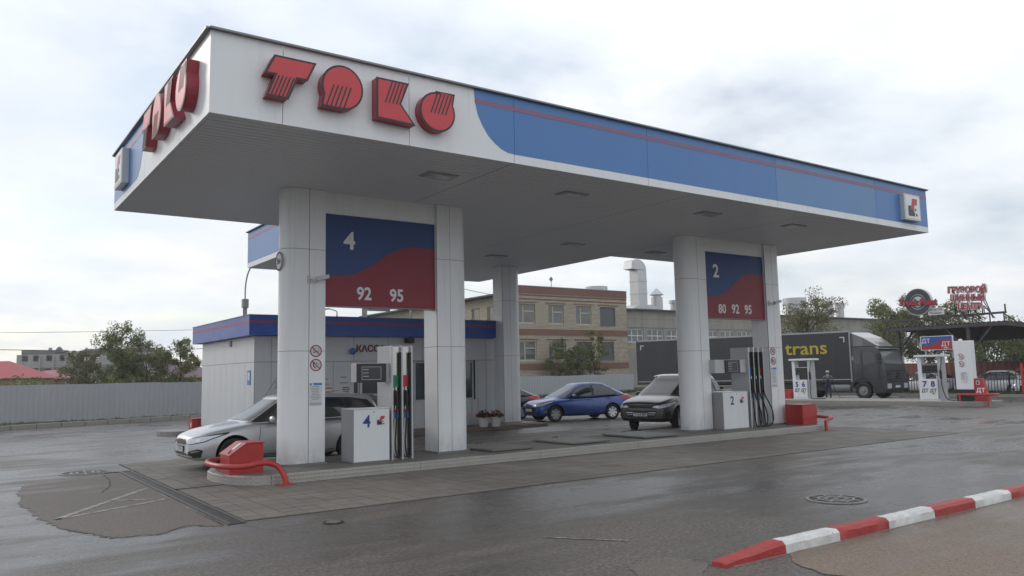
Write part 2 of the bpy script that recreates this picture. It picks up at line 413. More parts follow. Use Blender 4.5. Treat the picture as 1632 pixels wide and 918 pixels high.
def manhole(loc, r, label, pattern=True):
    root = empty('manhole_cover', loc, rp.uniform(0, 1), label, 'manhole cover')
    MB().lathe([(r*1.16, 0.0), (r*1.16, 0.012), (r*1.03, 0.014), (r*1.03, 0.002)], seg=36).build('ring', concrete if pattern else black_iron, root)
    MB().lathe([(r, 0.0), (r, 0.012), (r*0.93, 0.014), (r*0.92, 0.006), (0.0001, 0.006)], seg=36).build('plate', black_iron, root, smooth=True)
    mb = MB()
    for q in (0.34, 0.62):
        mb.lathe([(r*q, 0.005), (r*q, 0.018), (r*(q+.09), 0.018), (r*(q+.09), 0.005)], seg=30)
    for k in range(8):
        a = 2*PI*k/8; mb.bar((math.cos(a)*r*.42, math.sin(a)*r*.42, .011), (math.cos(a)*r*.9, math.sin(a)*r*.9, .011), r*0.09, 0.012)
    mb.box(-r*.1, r*.1, -r*.1, r*.1, .004, .018)
    mb.build('relief', M('worn iron ribs', (0.30, 0.28, 0.26), 0.45, 0.5, var=0.3), root)
    return root
manhole((10.55, 6.85, 0.002), 0.36, 'round cast iron manhole cover in the wet asphalt near the red and white kerb')
manhole((2.5, 19.2, 0.002), 0.42, 'round manhole cover at the end of the grated drain left of the silver car')
manhole((4.25, 10.12, 0.002), 0.12, 'small round valve cover in the asphalt in front of the paving', False)

# ------------------------------------------------------------------ red and white kerb
def kerb_paint(name, col):
    t = NT(name); n = t.noise(6, 6, 0.65)
    c = t.mix(t.ramp(n, [(0.35, 0.0), (0.6, 1.0)]), tuple(q*0.78 for q in col), col)
    chip = t.ramp(t.noise(13, 5, 0.7), [(0.66, 0.0), (0.72, 1.0)])
    t.set('Base Color', t.mix(chip, c, (0.22, 0.2, 0.18))); t.set('Roughness', 0.5); t.bump(t.noise(22, 5, 0.65), 0.55, 0.02); return t.m
kred, kwhite = kerb_paint('red kerb paint', (0.40, 0.035, 0.03)), kerb_paint('white kerb paint', (0.70, 0.69, 0.66))
kerb = MB().box(6.3, 22.3, 5.22, 5.42, -0.05, 0.003).build('kerb', concrete); kerb['kind'] = 'structure'
xs = [6.18, 7.13, 8.1, 9.1, 10.16, 11.22, 12.28, 13.34, 14.4, 15.46, 16.52, 17.58]
for i in range(len(xs)-1):
    a, b = xs[i]+0.004, xs[i+1]-0.004
    mb = MB(); n = 10
    h0 = 0.045 if i == 0 else 0.125
    for k in range(n+1):
        u = k/n; xx = a+(b-a)*u; h = h0+(0.125-h0)*min(1, u*1.1); j = lambda q: rp.uniform(-q, q)
        mb.v += [(xx, 5.235+j(.004), -0.02), (xx, 5.24+j(.006), h*0.72+j(.004)), (xx, 5.275+j(.005), h+j(.004)), (xx, 5.40+j(.004), h+j(.004)), (xx, 5.42, -0.02)]
    for k in range(n):
        for q in range(4): mb.f.append((k*5+q, (k+1)*5+q, (k+1)*5+q+1, k*5+q+1)); mb.mi.append(0)
    mb.f += [(0, 1, 2, 3, 4), tuple(n*5+q for q in (4, 3, 2, 1, 0))]; mb.mi += [0, 0]
    mb.build('kerb_stone', kred if i % 2 == 0 else kwhite, kerb, smooth=True)

# concrete kerb along the left fence
bk = MB().bar((-14, 34.55, -0.02), (12.5, 42.55, -0.02), 0.24, 0.06).build('fence_kerb', concrete); bk['kind'] = 'structure'
a = Vector((-14, 34.5, 0)); b = Vector((12.5, 42.5, 0)); L = (b-a).length; d = (b-a)/L
sm = MB().box(-0.485, 0.485, -0.09, 0.09, -0.05, 0.20).mesh('kerb_stone', concrete, bevel=0.02)
for i in range(int(L)):
    o = bpy.data.objects.new('kerb_stone', sm); link(o, bk); p = a+d*(i+.5); o.location = (p.x, p.y, rp.uniform(-.015, .01)); o.rotation_euler = (0, 0, math.atan2(d.y, d.x)+rp.uniform(-.01, .01))
sheet('verge', [(-14, 34.6), (12.5, 42.6), (13, 46), (-14, 46)], 0.13, earth)
# ------------------------------------------------------------------ pump island
checker = None
t = NT('steel checker plate')
v1 = t.voro(13, t.map((1, 1, 1.0))); v1.inputs['Randomness'].default_value = 0.0
h = t.ramp(v1.outputs['Distance'], [(0.15, 1.0), (0.4, 0.0)])
t.set('Base Color', t.mix(t.noise(2.5, 6, 0.65), (0.30, 0.285, 0.26), (0.42, 0.40, 0.37))); t.set('Metallic', 0.15); t.set('Roughness', 0.55); t.bump(h, 0.6, 0.012); checker = t.m
isl_top = M('island concrete top', (0.15, 0.135, 0.12), 0.75, var=0.3, vscale=1.5, bump=0.3, bscale=60)
def island_outline(x0, x1, y0, y1, n=8, k=0.55):
    """rounded bar: elliptical ends"""
    cy = (y0+y1)/2; hy = (y1-y0)/2; ex = hy*k; pts = []
    for i in range(n+1):
        a = -PI/2-PI*i/n; pts.append((x0+ex+ex*math.cos(a), cy+hy*math.sin(a)))
    for i in range(n+1):
        a = PI/2-PI*i/n; pts.append((x1-ex+ex*math.cos(a), cy+hy*math.sin(a)))
    return pts
def island(name, x0, x1, y0, y1, h, label, plates):
    poly = island_outline(x0, x1, y0, y1)
    o = MB().prism([(x*1, y) for x, y in island_outline(x0+.03, x1-.03, y0+.03, y1-.03)], 'z', -0.02, h).build(name, isl_top, None)
    tag(o, label, 'island')
    # steel rim plates, each its own piece
    P = poly+[poly[0]]; pieces = []; acc = []
    dense = []
    for i in range(len(P)-1):
        a, b = Vector(P[i]), Vector(P[i+1]); n = max(1, int((b-a).length/0.25))
        for k in range(n): dense.append(a.lerp(b, k/n))
    dense.append(Vector(P[0])); step = plates; cur = [dense[0]]; ln = 0
    for q in dense[1:]:
        ln += (q-cur[-1]).length; cur.append(q)
        if ln > step: pieces.append(cur); cur = [q]; ln = 0
    if len(cur) > 1: pieces.append(cur)
    for pc in pieces:
        mb = MB(); m = len(pc)
        for i, q in enumerate(pc):
            dd = (pc[min(i+1, m-1)]-pc[max(i-1, 0)]).normalized(); nn = Vector((-dd.y, dd.x))
            if i == 0: q = q+dd*0.004
            if i == m-1: q = q-dd*0.004
            # outline runs clockwise: outside is to the left
            if (q+nn*.1-Vector(((x0+x1)/2, (y0+y1)/2))).length < (q-nn*.1-Vector(((x0+x1)/2, (y0+y1)/2))).length: nn = -nn
            w = q-nn*0.14
            mb.v += [(q.x, q.y, -0.01), (q.x, q.y, h-.015), ((q-nn*.018).x, (q-nn*.018).y, h+.004), (w.x, w.y, h+.004)]
        for i in range(m-1):
            for k in range(3): mb.f.append((i*4+k, (i+1)*4+k, (i+1)*4+k+1, i*4+k+1)); mb.mi.append(0)
        mb.build('rim_plate', checker, o, smooth=True)
    return o
island('pump_island', ISL['x0'], ISL['x1'], ISL['y0'], ISL['y1'], 0.165, 'long low pump island with a steel checker plate rim under the canopy', 2.9)
hatch_m = M('grey hatch plate', (0.17, 0.165, 0.155), 0.6, 0.2, var=0.25, bump=0.25, bscale=30)
for (hx, hy, w), lab in zip(((10.6, 15.75, 1.15), (12.95, 15.75, 1.2), (15.35, 15.7, 1.3)), ('grey steel tank hatch on the island just right of the pillar beside pump 4', 'grey steel tank hatch in the middle of the pump island', 'grey steel tank hatch on the island just left of the round pillar of pump 2')):
    r_ = empty('tank_hatch', (hx, hy, 0.165), 0, lab, 'hatch', 'tank hatches on the island')
    MB().box(-w/2, w/2, -0.8, 0.8, 0.015, 0.06).build('lid', hatch_m, r_, bevel=0.008)
    MB().box(-w/2+.05, w/2-.05, -0.75, 0.75, 0.0, 0.016).build('frame', M('black rubber'), r_)
    MB().tube(smooth_pts([(-.08, .62, .055), (-.06, .62, .085), (.06, .62, .085), (.08, .62, .055)]), 0.008, 6).build('handle', black_iron, r_)

# ------------------------------------------------------------------ canopy
t = NT('white aluminium cladding')
sp_n = t.n.new('ShaderNodeSeparateXYZ'); t.l.new(t.pos, sp_n.inputs[0])
c = t.mix(t.noise(0.6, 4, .6), (0.75, 0.765, 0.78), (0.81, 0.82, 0.835))
st = t.ramp(t.noise(1.0, 6, .65, t.map((7, 7, .3))), [(.52, 0.0), (.78, 1.0)]); c = t.mix(t.math('MULTIPLY', st, .20), c, (.34, .33, .30))
low = t.math('SUBTRACT', 1.0, t.math('DIVIDE', sp_n.outputs[2], 0.75)); spl = t.math('MULTIPLY', t.math('MAXIMUM', low, 0.0), t.ramp(t.noise(6, 6, .7, t.map((1, 1, .4))), [(.3, .2), (.7, 1.0)]))
c = t.mix(t.math('MINIMUM', t.math('MULTIPLY', spl, .75), .6), c, (.24, .22, .195))
t.set('Base Color', c); t.set('Roughness', t.math('MULTIPLY_ADD', t.noise(2.5, 4), .2, .27)); t.bump(t.noise(.9, 2, .5), .12, .05); MATS['white aluminium cladding'] = t.m
white_clad = t.m
white_soffit = M('white soffit slats', (0.74, 0.77, 0.81), 0.42, var=0.05, vscale=0.6, grime=0.0)
blue_clad = M('blue cladding film', (0.075, 0.205, 0.48), 0.33, var=0.07, vscale=0.8, grime=.10, bump=.10, bscale=.9)
blue_faded = M('sun faded blue cladding film', (0.115, 0.245, 0.48), 0.36, var=0.07, vscale=0.8, grime=.10, bump=.10, bscale=.9)
red_stripe = M('faded red stripe film', (0.25, 0.125, 0.21), 0.4, var=0.12)
grey_trim = M('grey zinc trim', (0.22, 0.22, 0.22), 0.45, 0.5, var=0.15)
ZS, ZT = 5.82, 7.09
CX0, CX1, CY0, CY1 = 2.98, 23.66, 11.75, 19.85
EX0, EX1, EY1 = 8.55, 18.33, 28.1
canopy = empty('canopy', (0, 0, 0), 0, 'large white filling station canopy with blue fascia carried on white pillars', 'canopy')
def panel_front(mb, x0, x1, z0, z1, y, d=0.05):
    mb.box(x0, x1, y, y+d, z0, z1); return mb
# front fascia: white panels on the left, blue film panels to the right, a swoosh between
seams = [CX0, 4.08, 6.29, 8.51, 12.01, 16.43, 20.88, CX1]
g_ = 0.005
for i in range(3):
    MB().box(seams[i]+(0 if i == 0 else g_), seams[i+1]-g_, CY0, CY0+.05, ZS, ZT).build('fascia_panel', white_clad, canopy)
for i in range(3, 7):
    a, b = seams[i]+g_, seams[i+1]-(g_ if i < 6 else 0)
    MB().box(a, b, CY0, CY0+.05, ZS, 5.985).build('fascia_strip', white_clad, canopy)
    MB().box(a, b, CY0-.002, CY0+.05, 5.988, ZT).build('fascia_panel', blue_faded if i == 5 else blue_clad, canopy)
sw = [(7.615, ZT), (7.62, 7.06), (7.645, 6.83), (7.695, 6.62), (7.80, 6.42), (7.92, 6.255), (8.07, 6.13), (8.22, 6.04), (8.36, 5.998), (8.505, 5.988), (8.505, ZT)]
MB().prism(sw, 'y', CY0-.004, CY0-.0005).build('fascia_swoosh', blue_clad, canopy)
MB().box(7.635, CX1-.0, CY0-.007, CY0-.0045, 6.825, 6.912).build('fascia_stripe', red_stripe, canopy)
# left fascia (normal -X)
for a, b, m in ((CY0+.05, 13.6, white_clad), (13.61, 16.4, white_clad), (16.41, 17.35, white_clad)):
    MB().box(CX0, CX0+.05, a+.003, b-.003, ZS, ZT).build('fascia_panel', m, canopy)
MB().box(CX0, CX0+.05, 17.355, CY1, ZS, 5.985).build('fascia_strip', white_clad, canopy)
MB().box(CX0-.002, CX0+.05, 17.355, CY1, 5.988, ZT).build('fascia_panel', blue_clad, canopy)
MB().prism([(16.55, ZT), (16.555, 6.9), (16.6, 6.65), (16.7, 6.4), (16.86, 6.17), (17.05, 6.03), (17.25, 5.988), (17.352, 5.988), (17.352, ZT)], 'x', CX0-.004, CX0-.0005).build('fascia_swoosh', blue_clad, canopy)
MB().box(CX0-.007, CX0-.0045, 16.6, CY1, 6.825, 6.912).build('fascia_stripe', red_stripe, canopy)
# right, back and rear extension fascias
def fascia_run(p, q, flip):
    """white strip, blue panel and stripe along an axis-parallel edge"""
    (xa, ya), (xb, yb) = p, q
    if ya == yb:
        y0, y1 = (ya-.05, ya) if flip else (ya, ya+.05); ys = (y1, y1+.004) if flip else (y0-.004, y0)
        MB().box(xa, xb, y0, y1, ZS, 5.985).build('fascia_strip', white_clad, canopy); MB().box(xa, xb, y0, y1, 5.988, ZT).build('fascia_panel', blue_clad, canopy)
        MB().box(xa, xb, ys[0], ys[1], 6.825, 6.912).build('fascia_stripe', red_stripe, canopy)
    else:
        x0, x1 = (xa-.05, xa) if flip else (xa, xa+.05); xs_ = (x1, x1+.004) if flip else (x0-.004, x0)
        MB().box(x0, x1, ya, yb, ZS, 5.985).build('fascia_strip', white_clad, canopy); MB().box(x0, x1, ya, yb, 5.988, ZT).build('fascia_panel', blue_clad, canopy)
        MB().box(xs_[0], xs_[1], ya, yb, 6.825, 6.912).build('fascia_stripe', red_stripe, canopy)
fascia_run((CX1, CY0+.05), (CX1, CY1-.05), True)
fascia_run((CX0+.05, CY1), (EX0, CY1), True); fascia_run((EX1, CY1), (CX1, CY1), True)
fascia_run((EX0, CY1), (EX0, EY1-.05), False); fascia_run((EX1, CY1), (EX1, EY1-.05), True); fascia_run((EX0, EY1), (EX1, EY1), True)
# roof deck and zinc edge trim
MB().box(CX0+.05, CX1-.05, CY0+.05, CY1-.05, ZT-.14, ZT-.06).build('roof', grey_trim, canopy)
MB().box(EX0+.05, EX1-.05, CY1-.05, EY1-.05, ZT-.15, ZT-.07).build('roof', grey_trim, canopy)
for a, b in (((CX0-.03, CY0-.03), (CX1+.03, CY0-.03)), ((CX0-.03, CY0-.03), (CX0-.03, CY1+.03)), ((CX1+.03, CY0-.03), (CX1+.03, CY1+.03)), ((CX0-.03, CY1+.03), (EX0, CY1+.03)), ((EX1, CY1+.03), (CX1+.03, CY1+.03)), ((EX0-.03, CY1), (EX0-.03, EY1+.03)), ((EX1+.03, CY1), (EX1+.03, EY1+.03)), ((EX0-.03, EY1+.03), (EX1+.03, EY1+.03))):
    MB().bar((*a, ZT+.014), (*b, ZT+.014), 0.09, 0.03).build('roof_trim', grey_trim, canopy)
# soffit: narrow slats with grooves, joined per bay (too narrow to pick apart singly)
def soffit(x0, x1, y0, y1):
    mb = MB(); p = 0.16; y = y0
    while y < y1-.01:
        e = min(y+p, y1)
        za, zb = ZS+.004, ZS+.020
        mb.quad((x0, y, za), (x0, e-.026, za), (x1, e-.026, za), (x1, y, za))
        mb.quad((x0, e-.026, za), (x0, e-.023, zb), (x1, e-.023, zb), (x1, e-.026, za))
        mb.quad((x0, e-.002, zb), (x0, e, za), (x1, e, za), (x1, e-.002, zb))
        y = e
    o = mb.build('soffit_slats', white_soffit, canopy, fix=False); o['kind'] = 'stuff'
bx = [CX0+.05, 8.5, 13.5, 18.12, CX1-.05]
for i in range(4): soffit(bx[i]+.008, bx[i+1]-.008, CY0+.05, CY1-.05)
ex = [EX0+.05, 13.5, EX1-.05]
for i in range(2): soffit(ex[i]+.008, ex[i+1]-.008, CY1-.045, EY1-.05)
MB().box(CX0+.05, CX1-.05, CY0+.05, CY1-.05, ZS+.03, ZS+.06).build('soffit_deck', M('dark void', (0.02, 0.02, 0.02), 0.8), canopy)
MB().box(EX0+.05, EX1-.05, CY1-.05, EY1-.05, ZS+.031, ZS+.06).build('soffit_deck', M('dark void'), canopy)
lens = M('unlit lamp glass', (0.55, 0.56, 0.56), 0.2, var=0.1)
for lx, ly in ((7.75, 13.25), (11.1, 13.2), (15.5, 13.15), (19.0, 13.1), (7.75, 18.5), (11.1, 18.5), (15.55, 18.5), (19.1, 18.5), (11.1, 22.5), (14.8, 21.6)):
    f = MB().box(lx-.34, lx+.34, ly-.2, ly+.2, ZS-.02, ZS+.005).build('soffit_lamp', M('lamp frame grey', (0.32, 0.32, 0.32), 0.45), canopy, bevel=0.006)
    MB().box(lx-.26, lx+.26, ly-.14, ly+.14, ZS-.032, ZS-.0205).build('lens', lens, f)
# pillars: flat faced with one rounded end, clad in panels
def pillar(xa, xb, y0, z0, round_left, base_z, name='pillar'):
    """flat part from xa to xb, half round end of radius 0.3 beyond"""
    r = 0.3; cy = y0+r; pts = []
    if round_left:
        pts = [(xb, y0), (xb, cy+r)] + [(xa-r*math.sin(PI*i/14), cy+r*math.cos(PI*i/14)) for i in range(15)]
    else:
        pts = [(xa, cy+r), (xa, y0)] + [(xb+r*math.sin(PI*i/14), cy-r*math.cos(PI*i/14)) for i in range(15)]
    core = MB()
    core.prism([((x-(xa+xb)/2)*0.985+(xa+xb)/2, (y-cy)*0.985+cy) for x, y in pts], 'z', z0, ZS+.003)
    p = core.build(name, M('panel gap', (0.05, 0.05, 0.05), 0.7), canopy)
    # cladding: flat strip and wrap-around strip, three lifts each
    if round_left: flat, wrap = (xa+.22, xb), [q for q in pts[2:]]
    else: flat, wrap = (xa, xb-.22), [q for q in pts[2:]]
    lifts = [z0, 2.45+(0.0 if round_left else .1), 4.55, ZS+.002]
    side = xb if round_left else xa
    for za, zb in zip(lifts[:-1], lifts[1:]):
        za += .004; zb -= .004
        mb = MB().box(flat[0]+.006, flat[1], y0-.004, y0+.02, za, zb)
        sx0, sx1 = (side-.02, side+.004) if round_left else (side-.004, side+.02)
        mb.box(sx0, sx1, y0+.02, cy+r-.0, za, zb)
        mb.build('cladding', white_clad, p)
        mb = MB(); k = len(wrap)
        fx = flat[0]-.006 if round_left else flat[1]+.006
        line = ([(fx, cy+r+.004)] if False else []) + wrap
        if round_left: line = [(xa+.55, cy+r)] + wrap + [(fx, y0)]
        else: line = [(fx, y0)] + wrap + [(xb-.55, cy+r)]
        out = []
        for (x, y) in line:
            cxx = min(max(x, xa), xb); dx, dy = x-cxx, y-cy; l = math.hypot(dx, dy) or 1; out.append((x+dx/l*.004, y+dy/l*.004))
        for (x, y) in out: mb.v += [(x, y, za), (x, y, zb)]
        for i in range(len(out)-1): mb.f.append((2*i, 2*i+2, 2*i+3, 2*i+1)); mb.mi.append(0)
        mb.build('cladding', white_clad, p, smooth=True)
    bp = [((x-(xa+xb)/2)*1.14+(xa+xb)/2, (y-cy)*1.16+cy) for x, y in pts]
    MB().prism(bp, 'z', base_z, z0+.03).build('base_plate', M('grey pillar base', (0.20, 0.20, 0.20), 0.6, 0.2, var=0.2), p)
    return p
PB = 0.165
pillar(5.79, 6.36, 15.6, PB+.01, True, PB); pillar(9.03, 9.60, 15.6, PB+.01, False, PB)
pillar(17.6, 18.18, 15.6, PB+.01, True, PB); pillar(20.96, 21.52, 15.6, PB+.01, False, PB)
pillar(16.3, 16.85, 23.45, 0.16, False, 0.15); pillar(13.98, 14.4, 23.45, 0.16, True, 0.15)
# header panels over the hanging signs
MB().box(6.365, 9.025, 15.68, 15.76, 5.36, ZS+.002).build('header_panel', white_clad, canopy)
MB().box(18.185, 20.955, 15.68, 15.76, 5.42, ZS+.002).build('header_panel', white_clad, canopy)

# ------------------------------------------------------------------ canopy letters
def arc(cx, cz, rx, rz, a0, a1, n): return [(cx+rx*math.cos(R(a0+(a1-a0)*i/n)), cz+rz*math.sin(R(a0+(a1-a0)*i/n))) for i in range(n+1)]
letters = {
 'T': ([(3.88, 6.83), (4.54, 6.83), (4.40, 6.52), (4.24, 6.52), (4.10, 6.17), (3.76, 6.17), (3.89, 6.52), (3.73, 6.52)], [((3.955+i*.058, 6.52), (3.835+i*.058, 6.20)) for i in range(5)]),
 'O': ([(4.64, 6.17), (5.02, 6.17)] + arc(4.99, 6.53, .35, .36, -78, 205, 26), [((4.84+i*.073, 6.55), (4.72+i*.073, 6.20)) for i in range(5)]),
 'K': ([(5.59, 6.14), (6.30, 6.12), (6.03, 6.45), (6.18, 6.83), (5.59, 6.83)], [((5.88+i*.067, 6.82), (5.745+i*.067, 6.43)) for i in range(5)]),
 'C': (arc(6.745, 6.44, .345, .345, 80, 388, 28) + [(7.09, 6.81), (6.72, 6.81)], [((6.745+i*.072, 6.78), (6.61+i*.072, 6.41)) for i in range(5)]),
}
red_face = M('red acrylic letter face', (0.60, 0.055, 0.065), 0.35, var=0.06)
red_side = M('red letter return', (0.36, 0.03, 0.05), 0.35, var=0.1)
dark_edge = M('dark letter outline', (0.035, 0.025, 0.03), 0.45)
def inset(poly, d):
    n = len(poly); A = sum(poly[i][0]*poly[(i+1) % n][1]-poly[(i+1) % n][0]*poly[i][1] for i in range(n)); s_ = 1 if A > 0 else -1; out = []
    for i in range(n):
        p0, p1, p2 = Vector(poly[i-1]), Vector(poly[i]), Vector(poly[(i+1) % n])
        a = (p1-p0).normalized(); b = (p2-p1).normalized(); na = Vector((-a.y, a.x))*s_; nb = Vector((-b.y, b.x))*s_; m = (na+nb)
        m = m.normalized() if m.length > 1e-4 else na
        out.append(tuple(p1+m*d/max(0.45, m.dot(na))))
    return out
def letter_sign(root, tx):
    for k, (poly, st) in letters.items():
        loc = [(x-3.73, z-6.47) for x, z in poly]
        L_ = MB().prism(loc, 'y', -0.18, -0.004).build('letter', red_side, root)
        L_['label'] = 'raised red letter with dark outline and slits'
        MB().prism(inset(loc, -0.008), 'y', -0.19, -0.1805).build('outline', dark_edge, L_)
        MB().prism(inset(loc, 0.026), 'y', -0.195, -0.1905).build('face', red_face, L_)
        mb = MB()
        for (a, b) in st:
            mb.bar((a[0]-3.73, -0.197, a[1]-6.47), (b[0]-3.73, -0.197, b[1]-6.47), 0.024, 0.004, upv=(0, 1, 0))
        mb.build('slits', dark_edge, L_)
ls = empty('letter_sign', (3.73, CY0, 6.47), 0, 'row of big red letters on the white front fascia of the canopy', 'sign'); letter_sign(ls, 0)
ls2 = empty('letter_sign', (CX0, 15.72, 6.47), R(-90), 'row of red letters seen edge-on on the left fascia of the canopy', 'sign'); letter_sign(ls2, 0)

def logo_faces(root, s, y, mats):
    """emblem: white square with a red slanted bar over a dark block and two dots"""
    w, r_, d_ = mats
    MB().prism([(-s*.02, s*.42), (s*.42, s*.42), (s*.34, s*.12), (s*.16, s*.12), (s*.06, -s*.12), (-s*.20, -s*.12), (-s*.12, s*.12)], 'y', y-.004, y-.001).build('emblem_bar', r_, root)
    MB().prism([(-s*.42, s*.06), (-s*.16, s*.06), (-s*.22, -s*.10), (s*.02, -s*.10), (s*.16, -s*.30), (s*.10, -s*.42), (-s*.42, -s*.42)], 'y', y-.006, y-.0045).build('emblem_block', d_, root)
    mb = MB()
    for cx, cz in ((.20, -.10), (.30, -.34)): mb.prism([(s*(cx+.07*math.cos(2*PI*i/14)), s*(cz+.07*math.sin(2*PI*i/14))) for i in range(14)], 'y', y-.004, y-.001)
    mb.build('emblem_dots', d_, root)
lm = (white_clad, M('logo red', (0.50, 0.05, 0.05), 0.4), M('logo dark', (0.03, 0.03, 0.035), 0.4))
for loc, rz, lab in (((22.56, CY0, 6.44), 0, 'white illuminated logo box at the right end of the front fascia'), ((CX0, 18.5, 6.47), R(-90), 'white logo box at the far end of the left fascia')):
    r_ = empty('logo_box', loc, rz, lab, 'sign', 'logo boxes on the canopy')
    MB().box(-.43, .43, -.15, -.003, -.38, .38).build('box', M('logo box silver edge', (0.55, 0.56, 0.58), 0.35, 0.2), r_, bevel=0.012)
    MB().box(-.38, .38, -.156, -.1505, -.33, .33).build('face', white_clad, r_)
    logo_faces(r_, 0.62, -.1565, lm)

# ------------------------------------------------------------------ hanging fuel signs
sign_blue = M('sign film blue', (0.022, 0.058, 0.20), 0.5, var=0.05); sign_red = M('sign film red', (0.24, 0.022, 0.038), 0.5, var=0.05); sign_txt = M('sign film white', (0.70, 0.70, 0.72), 0.5, var=0.04)
def wave(x0, x1, zl, zr, n=28):
    out = []
    for i in range(n+1):
        u = i/n; s_ = u*1.15-0.08; f = 0.5-0.5*math.cos(PI*min(1, max(0, (s_-.1)/.72))); out.append((x0+(x1-x0)*u, zl-0.02*math.sin(PI*min(1, u/.25))+(zr-zl)*f))
    return out
def fuel_sign(x0, x1, z0, z1, zl, zr, num, fuels, lab):
    r_ = empty('fuel_sign', ((x0+x1)/2, 15.68, z0), 0, lab, 'sign'); ox, oz = (x0+x1)/2, z0
    MB().box(x0-ox, x1-ox, 0.0, 0.16, 0, z1-oz).build('board', sign_blue, r_)
    wv = [(x-ox, z-oz) for x, z in wave(x0, x1, zl, zr)]
    MB().prism([(x0-ox, .003)] + wv + [(x1-ox, .003)], 'y', -.004, -.0008).build('red_wave', sign_red, r_)
    MB().box(x0-ox, x1-ox, -.006, .165, -.02, -.001).build('bottom_trim', grey_trim, r_)
    text('number', num[0], num[2], sign_txt, (num[1][0]-ox, -.006, num[1][1]-oz), parent=r_, bold=.014)
    for s_, x, z, sz in fuels: text('fuel_grade', s_, sz, sign_txt, (x-ox, -.007, z-oz), parent=r_, bold=.010, xs=.92)
    return r_
fuel_sign(6.368, 9.022, 3.40, 5.355, 4.06, 4.78, ('4', (6.93, 4.79), .52), [('92', 7.27, 3.67, .38), ('95', 8.05, 3.66, .38)], 'hanging blue and red fuel board with numeral four above the silver car')
fuel_sign(18.19, 20.95, 3.43, 5.415, 4.09, 4.84, ('2', (18.72, 4.83), .55), [('80', 18.93, 3.7, .38), ('92', 19.54, 3.71, .38), ('95', 20.14, 3.71, .38)], 'hanging blue and red fuel board with numeral two and three fuel grades')
lf = MB().box(-.25, .25, 0, .12, -.05, 0).build('sign_lamp', grey_trim); lf.location = (7.65, 15.7, 3.378); tag(lf, 'small lamp under the hanging fuel board reading 4', 'lamp')

# ------------------------------------------------------------------ no smoking signs, notices, height limit, cameras
ink = M('sign ink', (0.03, 0.03, 0.03), 0.6); sticker = M('white sticker', (0.62, 0.64, 0.66), 0.5, var=0.04); sred = M('prohibition red', (0.33, 0.02, 0.03), 0.5); azure = M('notice azure', (0.06, 0.24, 0.55), 0.5)
def round_sign(loc, lab, phone, r=0.125, face='front'):
    q = empty('prohibition_sign', loc, 0 if face == 'front' else R(-90), lab, 'sign', 'prohibition signs on pillars')
    MB().lathe([(r, -.0), (r, -.003), (0.0001, -.003)], axis='y', seg=30).build('disc', sticker, q)
    MB().lathe([(r*.82, -.0035), (r*.82, -.006), (r, -.006), (r, -.0035)], axis='y', seg=30).build('ring', sred, q)
    mb = MB()
    if phone: mb.tube([(-.03, -.005, .06), (-.055, -.005, .02), (-.045, -.005, -.03), (0, -.005, -.06)], .010, 5).tube([(.0, -.005, .05), (.035, -.005, .02), (.07, -.005, .025)], .006, 5)
    else: mb.bar((-.06, -.005, -.03), (.05, -.005, -.01), .016, .003, (0, 1, 0)).tube([(.05, -.005, 0), (.065, -.005, .03), (.045, -.005, .06)], .005, 5).tube([(-.05, -.005, .0), (-.02, -.005, .055)], .006, 5)
    mb.build('pictogram', ink, q)
    MB().bar((-r*.66, -.008, r*.60), (r*.66, -.008, -r*.60), .020, .003, (0, 1, 0)).build('slash', sred, q)
yf = 15.594
round_sign((6.16, yf, 2.45), 'upper round prohibition sign on the pillar by the silver car', False); round_sign((6.16, yf, 2.165), 'lower round prohibition sign on the pillar by the silver car', True)
round_sign((21.13, yf, 2.44), 'upper round prohibition sign on the pillar right of pump 2', False); round_sign((21.13, yf, 2.13), 'lower round prohibition sign on the pillar right of pump 2', True)
def notice(loc, w, h, lab, face='front', head=True, lines=9, icons=True):
    q = empty('notice', loc, 0 if face == 'front' else R(-90), lab, 'notice')
    MB().box(-w/2, w/2, -.003, 0, -h/2, h/2).build('sheet', sticker, q)
    if head:
        MB().prism([(-w*.22, h*.5), (w*.5, h*.5), (w*.5, h*.40), (-w*.14, h*.40)], 'y', -.005, -.0034).build('header', azure, q)
        MB().prism([(-w*.44, h*.48), (-w*.30, h*.48), (-w*.36, h*.44), (-w*.30, h*.40), (-w*.44, h*.40)], 'y', -.005, -.0034).build('mark', ink, q)
    mb = MB(); r0 = random.Random(int(loc[0]*100))
    for i in range(lines):
        z = h*(.34-.62*i/lines); ww = w*r0.uniform(.28, .42); mb.box(-ww, ww*r0.uniform(.7, 1), -.005, -.0034, z-.006, z+.004)
    mb.build('print', M('grey print', (0.22, 0.22, 0.24), 0.6), q)
    if icons:
        mb = MB()
        for i in range(4): mb.lathe([(w*.09, -.0035), (w*.09, -.005), (w*.065, -.005), (w*.065, -.0035)], (w*(-.33+.22*i), 0, -h*.42), 14, 'y')
        mb.build('icons', ink, q)
    return q
notice((6.16, yf, 1.57), .27, .46, 'white safety notice with blue header on the pillar by the silver car'); notice((21.13, yf, 1.62), .26, .62, 'white safety notice with blue header on the pillar right of pump 2')
hl = empty('height_limit_sign', (5.478, 15.9, 4.3), R(-90), 'round height limit sign on the curved pillar left of the board reading 4', 'sign')
MB().lathe([(.2, -.0), (.2, -.004), (0.0001, -.004)], axis='y', seg=28).build('disc', sticker, hl); MB().lathe([(.165, -.005), (.165, -.007), (.2, -.007), (.2, -.005)], axis='y', seg=28).build('ring', ink, hl)
text('limit', '5м', .17, ink, (0, -.008, 0), parent=hl, bold=.004)
camw = M('camera housing', (0.5, 0.5, 0.5), 0.4, 0.1)
